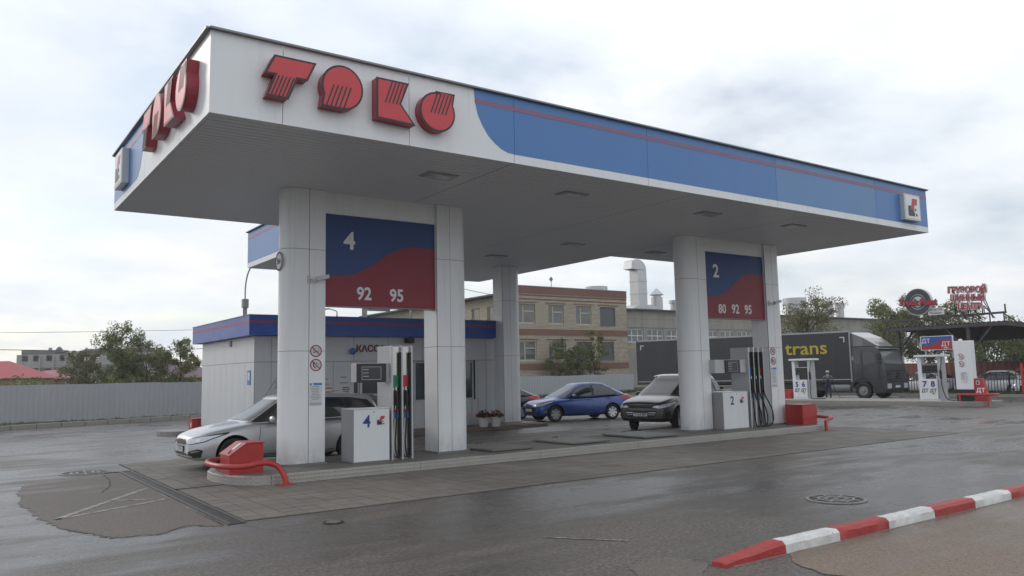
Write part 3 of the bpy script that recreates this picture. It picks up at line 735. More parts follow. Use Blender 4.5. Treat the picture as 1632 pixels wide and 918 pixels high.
def cctv(loc, flip, lab):
    q = empty('security_camera', loc, 0, lab, 'camera', 'security cameras on pillars'); f = flip
    MB().box(-.03, .03, -.02, 0, -.08, .08).build('bracket', camw, q); MB().tube(smooth_pts([(0, -.02, 0), (f*.06, -.1, -.04), (f*.12, -.14, -.05), (f*.16, -.15, 0)]), .012, 6).build('arm', camw, q)
    MB().bar((f*.10, -.15, .0), (f*.36, -.19, .06), .085, .085).build('housing', camw, q, bevel=.012); MB().bar((f*.36, -.19, .06), (f*.375, -.193, .064), .06, .06).build('lens', ink, q)
cctv((6.0, yf, 3.92), 1, 'small security camera on the pillar left of the board reading 4'); cctv((21.05, yf, 3.95), 1, 'small security camera on the pillar right of the board reading 2')
# ------------------------------------------------------------------ fuel dispensers
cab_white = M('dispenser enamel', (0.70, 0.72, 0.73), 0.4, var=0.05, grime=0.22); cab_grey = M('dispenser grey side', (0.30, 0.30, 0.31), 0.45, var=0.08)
steel = M('polished steel', (0.55, 0.54, 0.52), 0.22, 0.9, var=0.1); rubber = M('black rubber'); navy = M('navy numeral', (0.03, 0.045, 0.20), 0.5)
disp_black = M('display bezel', (0.02, 0.02, 0.022), 0.35); screen = M('dark display glass', (0.03, 0.032, 0.035), 0.12, var=0.2); seg_grey = M('display outline', (0.45, 0.46, 0.47), 0.4)
grade = {'g': M('grade green', (0.02, 0.20, 0.10), 0.45), 'r': M('grade red', (0.45, 0.03, 0.04), 0.45), 'b': M('grade blue', (0.04, 0.10, 0.35), 0.45)}
def dispenser(x0, xw, xc0, xc1, yf_, num, grades, lab):
    """x0..xw cabinet, xc0..xc1 hose column; front face at yf_"""
    q = empty('fuel_dispenser', (x0, yf_, PB), 0, lab, 'fuel dispenser'); W = xw-x0; H = 1.08; D = .62
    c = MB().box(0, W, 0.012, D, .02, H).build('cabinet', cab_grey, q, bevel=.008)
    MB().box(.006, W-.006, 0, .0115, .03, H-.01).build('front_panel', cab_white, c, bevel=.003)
    MB().box(-.02, W+.02, .01, D+.01, 0, .02).build('plinth', grey_trim, c); MB().box(-.006, W+.006, .006, D+.006, H, H+.012).build('lid', cab_white, c)
    MB().lathe([(.012, -.002), (.012, -.008), (0.0001, -.008)], (W*.55, 0, H*.94), 10, 'y').build('lock', ink, c)
    text('numeral', num, .34, navy, (W*.36, -.003, H*.76), parent=c, bold=.007)
    e = empty('tmp'); lw = .21
    lo = MB().box(-lw/2, lw/2, -.004, 0, -lw/2, lw/2).build('logo_sticker', M('logo sticker white', (0.7, 0.7, 0.7), 0.5), c); lo.location = (W*.75, 0, H*.78); logo_faces(lo, lw, -.0045, lm)
    bpy.data.objects.remove(e)
    # tall hose column
    a, b = xc0-x0, xc1-x0; y0 = .12; top = 2.38
    body = MB().box(a, b, y0+.03, y0+.62, .0, top).build('column', M('column side grey', (0.46, 0.47, 0.48), 0.4, var=.05), q, bevel=.006)
    n = len(grades); fx0 = a+.022; fw_ = b-fx0-.022; pitch = fw_/n
    for i in range(n+1):
        x = fx0+i*pitch; MB().box(x-.022, x+.022, y0-.05, y0+.0295, .0, top).build('post', M('column post aluminium', (0.5, 0.51, 0.52), 0.35, 0.3), body, bevel=.005)
    for i, gcol in enumerate(grades):
        xa, xb = fx0+i*pitch+.0225, fx0+(i+1)*pitch-.0225; xm = (xa+xb)/2
        ch = MB().box(xa, xb, y0+.012, y0+.0285, .03, top-.02).build('hose_bay', steel, body)
        MB().box(xa+.005, xb-.03, y0+.004, y0+.0115, 1.50, 1.76).build('grade_label', grade[gcol], ch)
        MB().box(xa+.005, xb-.005, y0+.005, y0+.0115, .98, 1.04).build('grade_band', grade['r'], ch); MB().box(xa+.005, xb-.005, y0+.0055, y0+.0115, .86, .975).build('grade_band', azure, ch)
        # nozzle hanging in its boot, hose looping to the ground and up into a black mast
        MB().bar((xm-.01, y0-.03, 1.44), (xm-.01, y0-.03, 1.12), .055, .05).bar((xm-.01, y0-.055, 1.32), (xm-.01, y0-.075, 1.16), .03, .03).build('nozzle', rubber, ch, bevel=.008); MB().tube([(xm-.01, y0-.03, 1.44), (xm-.015, y0-.02, 1.52)], .014, 6).build('spout', steel, ch)
        MB().bar((xb-.02, y0-.035, 1.02 if n > 2 else .06), (xb-.02, y0-.035, 2.24), .05, .04).build('hose_mast', rubber, ch)
        if n == 2: pts = [(xm-.01, y0-.04, 1.12), (xm-.03, y0-.05, .75), (xm-.06, y0-.06, .35), (xm-.03, y0-.06, .12), (xm+.02, y0-.06, .05), (xb-.02, y0-.05, .10), (xb-.02, y0-.05, .5)]
        else: pts = [(xm-.01, y0-.04, 1.12), (xm+.0, y0-.06, .6), (xm+.03, y0-.08, .12), (xm+.14, y0-.10, .02), (xm+.28+.05*i, y0-.10, .16), (xm+.26+.05*i, y0-.09, .5), (xm+.10, y0-.06, .95), (xb-.02, y0-.045, 1.15)]
        MB().tube(smooth_pts(pts), .019, 8).build('hose', rubber, ch, smooth=True)
    # display head cantilevered to the left
    dx0, dx1 = (.13, .79) if n == 2 else (.34, .98); z0, z1 = 1.62, 2.02
    hd = MB().box(dx0-(.0 if n == 2 else .42), (a if n == 2 else a), .17, .44, z0+.01, z1).build('display_head', M('display head grey', (0.50, 0.51, 0.52), .45), q, bevel=.008)
    MB().box(dx0, dx1, .12, .17, z0, z1-.01).build('bezel', disp_black, hd, bevel=.01); MB().box(dx0+.10, dx1-.13, .112, .1195, z0+.06, z1-.08).build('screen', screen, hd)
    mb = MB(); s0, s1, s2, s3 = dx0+.10, dx1-.13, z0+.06, z1-.08
    for (p, r_) in (((s0, s2), (s1, s2)), ((s1, s2), (s1, s3)), ((s1, s3), (s0, s3)), ((s0, s3), (s0, s2))): mb.bar((p[0], .109, p[1]), (r_[0], .109, r_[1]), .01, .004, (0, 1, 0))
    for k in range(3): mb.box(s0+.03, s0+.15, .1085, .1115, s2+.06+.07*k, s2+.075+.07*k)
    mb.build('screen_outline', seg_grey, hd)
    return q
dispenser(6.75, 7.55, 7.63, 8.14, 15.05, '4', 'gr', 'fuel dispenser numbered 4 with two hoses beside the silver car')
dispenser(18.22, 19.32, 19.53, 20.25, 15.22, '2', 'bgr', 'fuel dispenser numbered 2 with three hoses by the grey SUV')

# ------------------------------------------------------------------ red fire boxes and guard pipes
fire_red = M('fire box red paint', (0.40, 0.028, 0.025), 0.42, var=0.12, vscale=6, grime=0.08, bump=.08, bscale=30)
pipe_red = M('guard pipe red paint', (0.42, 0.03, 0.028), 0.4, var=0.15, vscale=5)
def fire_box(loc, rz, w, d, h, lab, paper=True):
    """sand box: sloping lid, low at the front (-x)"""
    q = empty('fire_sand_box', loc, rz, lab, 'sand box', 'red sand boxes'); s_ = .62
    MB().prism([(0, 0), (w, 0), (w, h-.02), (w*.48, h-.02), (0, h*s_)], 'y', 0, d).build('box', fire_red, q, bevel=.006)
    MB().prism([(-.015, h*s_-.015), (w*.48, h-.015), (w*.48, h+.008), (-.015, h*s_+.010)], 'y', -.012, d+.012).build('lid', fire_red, q)
    MB().box(w*.48, w+.015, -.012, d+.012, h-.012, h+.009).build('lid', fire_red, q)
    if paper:
        o = MB().box(-.09, .09, -.06, .06, 0, .003).build('label', sticker, q); o.location = (w*.30, d*.35, h*.89); o.rotation_euler = (0, -math.atan2(h*.38, w*.48), 0)
    MB().tube([(.02, d*.25, h*s_+.01), (.02, d*.25, h*s_+.05), (.07, d*.25, h*s_+.09)], .01, 6).build('latch', black_iron, q)
    return q
fire_box((4.30, 15.02, PB), 0, .62, .62, .56, 'near red sand box with sloping lid on the island tip by the silver car')
MB().tube(smooth_pts([(4.55, 16.2, .36), (4.2, 15.95, .37), (4.03, 15.45, .37), (4.10, 14.80, .36), (4.38, 14.45, .36), (4.72, 14.34, .41), (4.94, 14.27, .33), (5.04, 14.18, .12), (5.05, 14.16, 0.0)], 8), .05, 12).build('guard_pipe', pipe_red, smooth=True)
gp = bpy.data.objects['guard_pipe']; tag(gp, 'bent red guard pipe around the near tip of the pump island', 'guard pipe', 'red guard pipes')
MB().box(4.90, 5.20, 14.05, 14.30, .012, .026).build('foot_plate', pipe_red, gp)
def plain_box(loc, rz, w, d, h, lab):
    q = empty('fire_sand_box', loc, rz, lab, 'sand box', 'red sand boxes')
    MB().prism([(0, 0), (w, 0), (w*1.03, h*.86), (w*.94, h), (-.0, h)], 'y', 0, d).build('box', fire_red, q, bevel=.008)
    MB().box(-.012, w*.94, -.012, d+.012, h+.001, h+.012).build('lid', fire_red, q); return q
plain_box((21.42, 14.85, PB), 0, .72, .62, .60, 'red sand box at the right end of the pump island')
g2 = MB().tube(smooth_pts([(21.6, 15.9, .36), (22.3, 15.7, .36), (22.62, 15.2, .36), (22.45, 14.62, .36), (22.1, 14.35, .36), (21.75, 14.28, .28), (21.62, 14.2, .1), (21.6, 14.18, 0.0)], 8), .055, 10).build('guard_pipe', pipe_red, smooth=True); tag(g2, 'bent red guard pipe at the right end of the pump island', 'guard pipe', 'red guard pipes')
bx_ = plain_box((7.35, 30.4, .0), 0, .55, .5, .52, 'dark red sand box standing by the far corner of the cash office'); MB().box(-.005, -.001, .12, .24, .22, .38).build('label', sticker, bx_)
o = MB().prism(island_outline(6.2, 7.2, 29.6, 31.4), 'z', -.02, .15).build('kerbed_island', concrete, bevel=.02); tag(o, 'small kerbed concrete island beside the cash office', 'island')

# ------------------------------------------------------------------ cash office (kassa)
KX0, KX1, KY0, KY1, KZ = 7.62, 16.4, 24.2, 30.2, 3.22
k = empty('cash_office', ((KX0+KX1)/2, KY0, 0), 0, 'low white cash office with blue fascia behind the pumps', 'building'); kx = (KX0+KX1)/2
plinth = MB().prism([(KX0-.1, KY0-1.3), (KX1+1.4, KY0-1.3), (KX1+1.4, KY0+1.2), (KX0-.1, KY0+1.2)], 'z', -.02, .115).build('walkway', M('brown walkway tiles', (0.17, 0.125, 0.10), 0.7, var=.25, vscale=4, bump=.2), None); plinth['kind'] = 'structure'
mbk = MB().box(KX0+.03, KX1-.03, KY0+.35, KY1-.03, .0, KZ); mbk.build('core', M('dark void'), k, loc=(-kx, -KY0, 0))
wh = M('office white panel', (0.60, 0.61, 0.63), 0.42, var=.05, grime=.10)
gap = M('panel gap')
win = (13.12, 15.56, 1.02, 2.40); door = (11.15, 12.0, .115, 2.10); nar = (10.84, 11.06, 1.15, 1.78)
mb = wall_cells(MB(), KX0, KX1, .0, KZ, [win, door, nar], .2, lambda u, z, d: (u-kx, d+.006, z)); mb.build('wall', gap, k)
MB().box(KX0-kx, KX0-kx+.2, .21, KY1-KY0, 0, KZ).build('wall', gap, k); MB().box(KX1-kx-.2, KX1-kx, .21, KY1-KY0, 0, KZ).build('wall', gap, k); MB().box(KX0-kx+.2, KX1-kx-.2, KY1-KY0-.2, KY1-KY0, 0, KZ).build('wall', gap, k)
# cladding panels, each its own piece
def clad(x0, x1, z0, z1, ops=()):
    mb = wall_cells(MB(), x0+.006, x1-.006, z0+.006, z1-.006, [o for o in ops], .014, lambda u, z, d: (u-kx, d-.010, z)); mb.build('wall_panel', wh, k)
ux = [KX0, 8.13, 9.45, 10.84, 12.11, 13.4, 14.72, 16.03, KX1]; lx = [KX0, 8.13, 9.1, 10.14, 10.74, 12.06, 13.05, 13.45, 14.4, 15.39, 15.66, 16.03, KX1]
for a, b in zip(ux[:-1], ux[1:]): clad(a, b, 2.42, KZ)
for a, b in zip(lx[:-1], lx[1:]):
    if b <= 13.06 or a >= 15.6: clad(a, b, .115, 2.42, [door, nar])
    else: clad(a, b, .115, .98)
clad(13.05, 13.13, .98, 2.42); clad(15.55, 15.66, .98, 2.42); clad(13.13, 15.55, 2.40, 2.42)
ly = [24.2, 24.85, 26.1, 27.4, 28.6, 29.5, 30.2]; ly2 = [24.2, 24.5, 25.05, 25.7, 26.4, 27.1, 27.8, 28.5, 29.2, 30.2]
for Lq, z0, z1 in ((ly, 2.42, KZ), (ly2, .0, 2.42)):
    for a, b in zip(Lq[:-1], Lq[1:]): MB().box(KX0-kx-.014, KX0-kx-.0005, a-KY0+.006, b-KY0-.006, z0+.006, z1-.006).build('wall_panel', wh, k)
for z0, z1 in ((.0, 2.41), (2.43, KZ)): MB().box(KX1-kx+.0005, KX1-kx+.014, .006, 6.0, z0, z1).build('wall_panel', wh, k)
# fascia
kb = M('office fascia blue', (0.028, 0.085, 0.36), 0.4, var=.06, grime=.06); kr = M('office fascia red stripe', (0.30, 0.05, 0.10), .45)
fx0, fx1, fy0, fy1 = KX0-.27-kx, KX1+.02-kx, -.3, KY1-KY0+.4
MB().box(fx0, fx1, fy0, fy1, KZ+.001, 3.83).build('fascia', kb, k); MB().box(fx0-.004, fx1+.004, fy0-.004, fy1+.004, 3.60, 3.67).build('fascia_stripe', kr, k); MB().box(fx0-.02, fx1+.02, fy0-.02, fy1+.02, 3.831, 3.85).build('roof_trim', grey_trim, k)
# window, door, narrow window
glass = NT('office window glass'); glass.set('Base Color', (0.05, 0.07, 0.085)); glass.set('Roughness', 0.04); glass.set('Specular IOR Level', 0.9); glass = glass.m
pvc = M('white pvc frame', (0.68, 0.68, 0.68), .4)
def window(parent, ox, x0, x1, z0, z1, y, mull, fr=.06, fm=None, gm=None, ob=0.0, name='window', sill=True):
    """frame ring with mullions and panes; the opening lies in the XZ plane"""
    fm = fm or pvc; gm = gm or glass; mb = MB(); d = .05
    mb.box(x0-ox, x1-ox, y, y+d, z0, z0+fr).box(x0-ox, x1-ox, y, y+d, z1-fr, z1).box(x0-ox, x0-ox+fr, y, y+d, z0+fr, z1-fr).box(x1-ox-fr, x1-ox, y, y+d, z0+fr, z1-fr)
    xs_ = [x0+fr]+list(mull)+[x1-fr]
    for m_ in mull: mb.box(m_-ox-fr/2, m_-ox+fr/2, y, y+d, z0+fr, z1-fr)
    f = mb.build(name, fm, parent)
    for a, b in zip(xs_[:-1], xs_[1:]): MB().box(a-ox, b-ox, y+.02, y+.03, z0+fr, z1-fr).build('pane', gm, f)
    if sill: MB().box(x0-ox-.06, x1-ox+.06, y-.16, y+.0, z0-.045, z0-.002).build('sill', fm, f)
    return f
window(k, kx, win[0], win[1], win[2], win[3], .11, (13.9, 14.8))
dr = window(k, kx, door[0], door[1], door[2], door[3], .09, (), .05, M('dark door frame', (.05, .05, .055), .4), None, name='door', sill=False); MB().bar((door[1]-kx-.1, .06, .95), (door[1]-kx-.1, .06, 1.25), .03).build('handle', steel, dr)
window(k, kx, nar[0], nar[1], nar[2], nar[3], .05, (), .04, sill=False)
text('office_sign', 'КАССА', .30, M('kassa sign maroon', (0.16, 0.02, 0.03), .5), (11.45-kx, -.018, 2.82), parent=k, bold=.010, extrude=.006)
vb = MB().box(KX0-kx-.06, KX0-kx-.015, 2.35, 2.53, 2.98, 3.16).build('vent', grey_trim, k)
def paper(x, z, w, h, lines, lab, col=None):
    q = empty('wall_notice', (x, KY0-.012, z), 0, lab, 'notice', 'paper notices on the cash office')
    MB().box(-w/2, w/2, -.003, 0, -h/2, h/2).build('sheet', sticker, q); mb = MB(); r0 = random.Random(int(x*77))
    for i in range(lines):
        zz_ = h*(.36-.72*i/max(1, lines-1)); ww = w*r0.uniform(.25, .44); mb.box(-ww, ww, -.005, -.0034, zz_-h*.05, zz_+h*.035)
    mb.build('print', col or ink, q)
paper(8.42, 1.72, .52, .26, 4, 'faint grey printed notice on the cash office left of the pillar', M('grey print')); paper(9.86, 1.78, .42, .22, 2, 'small notice with dark print on the cash office above the silver car roof'); paper(9.9, 1.45, .46, .34, 3, 'notice with red print on the cash office above the silver car roof', sred)
paper(10.5, 1.82, .34, .26, 2, 'white square notice on the cash office below the blue ball'); paper(10.22, 1.42, .28, .16, 2, 'tiny notice with red print on the cash office beside the drawing', sred); paper(10.58, 1.46, .34, .34, 5, 'notice with a black drawing on the cash office by the narrow window')
paper(12.45, 1.45, .22, .42, 3, 'narrow notice with red print on the cash office right of pump 4', sred)
q = empty('plaque', (KX0-.018, 24.66, 1.95), R(-90), 'small blue framed plaque on the left wall of the cash office', 'notice'); MB().box(-.15, .15, -.012, 0, -.22, .22).build('frame', azure, q); MB().box(-.09, .09, -.016, -.0125, -.08, .16).build('sheet', sticker, q)
q = MB().lathe([(.001, -.11)]+[(.11*math.sin(PI*i/10), -.11*math.cos(PI*i/10)) for i in range(1, 10)]+[(.001, .11)], seg=18).build('blue_ball', M('blue ball plastic', (0.05, 0.13, 0.38), .3), smooth=True, loc=(10.76, KY0-.14, 2.74)); tag(q, 'blue ball fixed to the cash office wall left of its sign', 'ball')
MB().bar((0, .03, 0), (0, .14, 0), .02).build('stem', grey_trim, q)
q = MB().box(-.14, .14, -.22, .0, -.09, .09).build('floodlight', M('black lamp housing', (.02, .02, .022), .45), bevel=.02, loc=(12.82, KY0-.05, 3.10)); tag(q, 'small black floodlight under the cash office fascia', 'lamp'); MB().bar((0, -.05, .09), (0, 0, .14), .03).build('bracket', grey_trim, q)

# ------------------------------------------------------------------ flower pots
pot_m = M('white plastic pot', (0.55, 0.54, 0.50), .5, var=.1)
def leaf_mat(name, stops):
    t = NT(name); c = t.ramp(t.rnd, stops); t.set('Base Color', c); t.set('Roughness', .55)
    tr = t.n.new('ShaderNodeBsdfTranslucent'); t.l.new(c, tr.inputs[0]); mxs = t.n.new('ShaderNodeMixShader'); mxs.inputs[0].default_value = .38
    t.l.new(t.b.outputs[0], mxs.inputs[1]); t.l.new(tr.outputs[0], mxs.inputs[2]); t.l.new(mxs.outputs[0], t.n['Material Output'].inputs[0]); MATS[name] = t.m
    return t.m
leaf_g = leaf_mat('flower leaves', [(0, (.02, .05, .015)), (1, (.06, .11, .03))]); petal_r = leaf_mat('red petals', [(0, (.45, .02, .04)), (1, (.6, .08, .12))]); petal_w = leaf_mat('white petals', [(0, (.6, .55, .55)), (1, (.8, .75, .75))])
def flower_pot(x, y, lab, white):
    q = empty('flower_pot', (x, y, .115), 0, lab, 'flower pot', 'flower pots by the back pillar'); rr = random.Random(int(x*100))
    MB().lathe([(.14, 0), (.19, .28), (.215, .30), (.215, .34), (.19, .34), (.18, .28), (.001, .28)], seg=22).build('pot', pot_m, q, smooth=True)
    lv, rd, wt = MB(), MB(), MB()
    for i in range(260):
        a = rr.uniform(0, 2*PI); r_ = .27*math.sqrt(rr.random()); z = .34+rr.uniform(0, .26)*(1.15-r_/.3)
        m_ = lv if rr.random() < .62 else (wt if rr.random() < white else rd); s_ = rr.uniform(.02, .045)
        c = Vector((r_*math.cos(a), r_*math.sin(a), z)); u = Vector((rr.uniform(-1, 1), rr.uniform(-1, 1), rr.uniform(-.6, 1))).normalized(); v = u.orthogonal().normalized(); w_ = u.cross(v)
        m_.quad(c-v*s_-w_*s_*.6, c+v*s_-w_*s_*.6, c+v*s_+w_*s_*.6, c-v*s_+w_*s_*.6)
    lv.build('leaves', leaf_g, q, fix=False); rd.build('blossom', petal_r, q, fix=False)
    if wt.v: wt.build('blossom', petal_w, q, fix=False)
flower_pot(15.1, 23.0, 'left one of two white pots with dark petunias by the back pillar', .1); flower_pot(15.5, 22.85, 'right one of two white pots with red flowers by the back pillar', .25)
ks = MB().box(15.75, 17.6, 23.15, 24.3, .10, .155).build('pillar_footing', concrete, bevel=.01); tag(ks, 'concrete footing blocks under the back pillar', 'footing')
# ------------------------------------------------------------------ cars
def car_paint(name, col=None, rough=.25, metal=.35, coat=.8):
    if name in MATS: return MATS[name]
    t = NT(name); n = t.noise(3, 5, .6)
    dust = t.ramp(t.noise(1.4, 6, .65), [(.45, 0.0), (.8, 1.0)])
    t.set('Base Color', t.mix(t.math('MULTIPLY', dust, .18), col, (.16, .15, .135))); t.set('Metallic', metal); t.set('Roughness', t.math('MULTIPLY_ADD', n, .12, rough))
    t.set('Coat Weight', coat); t.set('Coat Roughness', .12); MATS[name] = t.m; return t.m
car_glass = NT('car glass'); car_glass.set('Base Color', (.022, .027, .03)); car_glass.set('Roughness', .03); car_glass.set('Specular IOR Level', .8); car_glass = car_glass.m
trim_black = M('black car trim', (.016, .016, .017), .45, var=.1); well_black = M('wheel well', (.006, .006, .006), .9)
tyre_m = M('tyre rubber', (.018, .018, .018), .8, var=.2, bump=.2, bscale=80); alloy = M('alloy wheel', (.55, .56, .57), .3, .8, var=.08); lampg = M('headlamp glass', (.55, .57, .6), .12, .25, var=.25, vscale=14); tail_red = M('tail lamp red', (.42, .015, .02), .18); chrome = M('chrome trim', (.62, .62, .63), .12, 1.0)
plate_m = M('number plate white', (.62, .62, .60), .45)
def bake(o):
    bpy.context.view_layer.update(); me = bpy.data.meshes.new_from_object(o.evaluated_get(bpy.context.evaluated_depsgraph_get())); return me
def lerp_table(tab, x):
    """piecewise smooth interpolation of rows (x, a, b, c...)"""
    if x <= tab[0][0]: return tab[0][1:]
    for p, q in zip(tab[:-1], tab[1:]):
        if x <= q[0]:
            u = (x-p[0])/(q[0]-p[0]); return tuple(a+(b-a)*u for a, b in zip(p[1:], q[1:]))
    return tab[-1][1:]
def make_car(name, sp, paint, label, group=None, loc=(0, 0, 0), heading=0.0, zs=1.0):
    """local frame: +x forward, +y left. sp: stations (x, z bottom, z top, half width), greenhouse, windows, wheels"""
    root = empty(name, (*loc[:2], loc[2] if len(loc) > 2 else 0.0), heading, label, 'car', group)
    root.scale = (1, 1, zs); st = sp['stations']; n = len(st)
    mb = MB(); ring = 14
    for (x, zb, zt, w) in st:
        h = zt-zb
        half = [(0, zb), (.62*w, zb), (.90*w, zb+.02*h), (.975*w, zb+.16*h), (w, zb+.40*h), (.992*w, zb+.62*h), (.955*w, zb+.82*h), (.87*w, zb+.955*h), (.62*w, zt-.003), (0, zt+.018)]
        for (y, z) in half: mb.v.append((x, y, z))
        for (y, z) in reversed(half[1:-1]): mb.v.append((x, -y, z))
    k = 18
    for i in range(n-1):
        for j in range(k): mb.f.append((i*k+j, i*k+(j+1) % k, (i+1)*k+(j+1) % k, (i+1)*k+j)); mb.mi.append(0)
    mb.f.append(tuple(range(k))); mb.f.append(tuple(reversed(range((n-1)*k, n*k)))); mb.mi += [0, 0]
    tmp = mb.build('tmp_body', [paint, well_black], None, smooth=True)
    m = tmp.modifiers.new('s', 'SUBSURF'); m.levels = 2; m.render_levels = 2
    wr = sp['wheel_r']; cut = []
    for wx in sp['axles']:
        for s_ in (-1, 1):
            c = MB(); c.lathe([(wr+.065, -.32), (wr+.065, .2)], (wx, s_*(sp['width']/2-.0), wr+.005), 36, 'y'); co = c.build('tmp_cut', [well_black], None); cut.append(co)
            b = tmp.modifiers.new('b', 'BOOLEAN'); b.object = co; b.operation = 'DIFFERENCE'; b.solver = 'EXACT'
            try: b.material_mode = 'TRANSFER'
            except Exception: pass
    me = bake(tmp); me.name = 'body'
    for c in cut: bpy.data.objects.remove(c)
    bpy.data.objects.remove(tmp)
    me.polygons.foreach_set('use_smooth', [True]*len(me.polygons)); me.set_sharp_from_angle(angle=R(35))
    body = bpy.data.objects.new('body', me); link(body, root)
    # greenhouse: stacked rounded rings between belt line and roof
    g = sp['green']; mb = MB(); NR = 56; lev = [0, .2, .4, .6, .8, .93, 1.0]
    def ringpt(t, th, shrink=1.0, dz=0.0):
        e = g.get('n', 7.0); ct, st_ = math.cos(th), math.sin(th)
        sx = math.copysign(abs(ct)**(2/e), ct); sy = math.copysign(abs(st_)**(2/e), st_)
        xf = g['x_base'][1]+(g['x_roof'][1]-g['x_base'][1])*t; xr = g['x_base'][0]+(g['x_roof'][0]-g['x_base'][0])*(t**g.get('rear_pow', 1.0))
        x = (xf+xr)/2+sx*(xf-xr)/2*shrink; bow = .035*math.sin(PI*t)
        w = (g['w_base']+(g['w_roof']-g['w_base'])*t+bow)*shrink
        taper = 1-g.get('taper', .10)*max(0, (abs(x-(xf+xr)/2)/((xf-xr)/2+1e-6)))**3
        y = sy*w*taper
        zb = lerp_table(g['belt'], x)[0]; zr = lerp_table(g['roof'], x)[0]
        return (x, y, zb+(zr-zb)*t+dz)
    for t in lev:
        for i in range(NR): mb.v.append(ringpt(t, 2*PI*i/NR))
    for sh, dz in ((.955, .028), (.85, .045), (.6, .058), (.3, .064)):
        for i in range(NR): mb.v.append(ringpt(1.0, 2*PI*i/NR, sh, dz))
    nl = len(lev)+4
    for a in range(nl-1):
        for i in range(NR): mb.f.append((a*NR+i, a*NR+(i+1) % NR, (a+1)*NR+(i+1) % NR, (a+1)*NR+i)); mb.mi.append(0)
    mb.f.append(tuple((nl-1)*NR+i for i in range(NR))); mb.mi.append(0)
    roof = mb.build('roof', paint, root, smooth=True)
    bv_body = BVHTree.FromPolygons([v.co for v in me.vertices], [tuple(p.vertices) for p in me.polygons])
    bv_roof = BVHTree.FromPolygons([v.co for v in roof.data.vertices], [tuple(p.vertices) for p in roof.data.polygons])
    both = (bv_body, bv_roof)
    def decal(nm, poly, org, ua, va, mat, off=.004, on='body', parent=None, step=.07, thick=0.0):
        """outline given in the plane org+u*ua+v*va, wrapped onto the car surface"""
        ua, va, org = Vector(ua), Vector(va), Vector(org); dr_ = ua.cross(va).normalized(); bm = bmesh.new()
        vs = [bm.verts.new((p[0], p[1], 0)) for p in poly]; bm.faces.new(vs)
        us = [p[0] for p in poly]; vv = [p[1] for p in poly]
        for ax, lo, hi in ((0, min(us), max(us)), (1, min(vv), max(vv))):
            q = lo+step
            while q < hi-.01:
                co = (q, 0, 0) if ax == 0 else (0, q, 0); no = (1, 0, 0) if ax == 0 else (0, 1, 0)
                bmesh.ops.bisect_plane(bm, geom=bm.verts[:]+bm.edges[:]+bm.faces[:], plane_co=co, plane_no=no); q += step
        bvs = both if on == 'both' else ((bv_body,) if on == 'body' else (bv_roof,))
        for v in bm.verts:
            p = org+ua*v.co.x+va*v.co.y; best = None
            for bv in bvs:
                hit = bv.ray_cast(p, -dr_, 4.0)
                if hit[0] is not None and (best is None or hit[3] < best[3]): best = hit
            if best is None:
                for bv in bvs:
                    hn = bv.find_nearest(p)
                    if hn[0] is not None and (best is None or hn[3] < best[3]): best = hn
            nn = best[1] if best[1].dot(dr_) > 0 else -best[1]
            v.co = best[0]+nn*off
        if thick:
            pass
        me2 = bpy.data.meshes.new(nm); bm.normal_update(); bm.to_mesh(me2); bm.free(); me2.materials.append(mat)
        me2.polygons.foreach_set('use_smooth', [True]*len(me2.polygons))
        o = bpy.data.objects.new(nm, me2); link(o, parent or root); return o
    W = sp['width']; SIDE = lambda s_: dict(org=(0, s_*3, 0), ua=(-s_, 0, 0), va=(0, 0, 1)); mir = lambda poly, s_: [(-s_*x, z) for x, z in poly]
    FR = dict(org=(4, 0, 0), ua=(0, 1, 0), va=(0, 0, 1)); RE = dict(org=(-4, 0, 0), ua=(0, -1, 0), va=(0, 0, 1))
    for s_ in (1, -1):
        if sp.get('surround'): decal('window_surround', mir(sp['surround'], s_), mat=trim_black, off=.010, on='roof', step=.05, **SIDE(s_))
        for w_ in sp['windows']: decal('window', mir(w_, s_), mat=car_glass, off=.018, on='roof', step=.05, **SIDE(s_))
        for ds in sp['seams']:
            for p, q in zip(ds[:-1], ds[1:]):
                a, b = Vector(p), Vector(q); d = (b-a).normalized(); nn = Vector((-d.y, d.x))*.006; decal('door_seam', mir([tuple(a-nn), tuple(b-nn), tuple(b+nn), tuple(a+nn)], s_), mat=trim_black, off=.0025, step=.06, **SIDE(s_))
        if sp.get('sill'): decal('sill_trim', mir(sp['sill'], s_), mat=trim_black, off=.003, step=.2, **SIDE(s_))
        for hx, hz in sp['handles']:
            hit = bv_body.ray_cast(Vector((hx, s_*3, hz)), Vector((0, -s_, 0)), 4)
            y = hit[0].y if hit[0] else s_*W/2
            MB().box(hx-.09, hx+.09, y-.012, y+s_*.03 if s_ > 0 else y+.012, hz-.014, hz+.014).build('door_handle', paint, root) if s_ > 0 else MB().box(hx-.09, hx+.09, y-.03, y+.012, hz-.014, hz+.014).build('door_handle', paint, root)
        mx_, mz_ = sp['mirror']; my = s_*(g['w_base']+.02)
        mm = MB().lathe([(.001, -.11), (.05, -.10), (.08, -.05), (.085, .02), (.06, .08), (.001, .10)], seg=14, axis='y'); mir_o = mm.build('side_mirror', paint, root, smooth=True); mir_o.location = (mx_, my+s_*.12, mz_); mir_o.scale = (.75, 1.05, .85)
        MB().bar((0, -s_*.16, -.06), (0, -s_*.02, -.04), .06, .03).build('stalk', trim_black, mir_o)
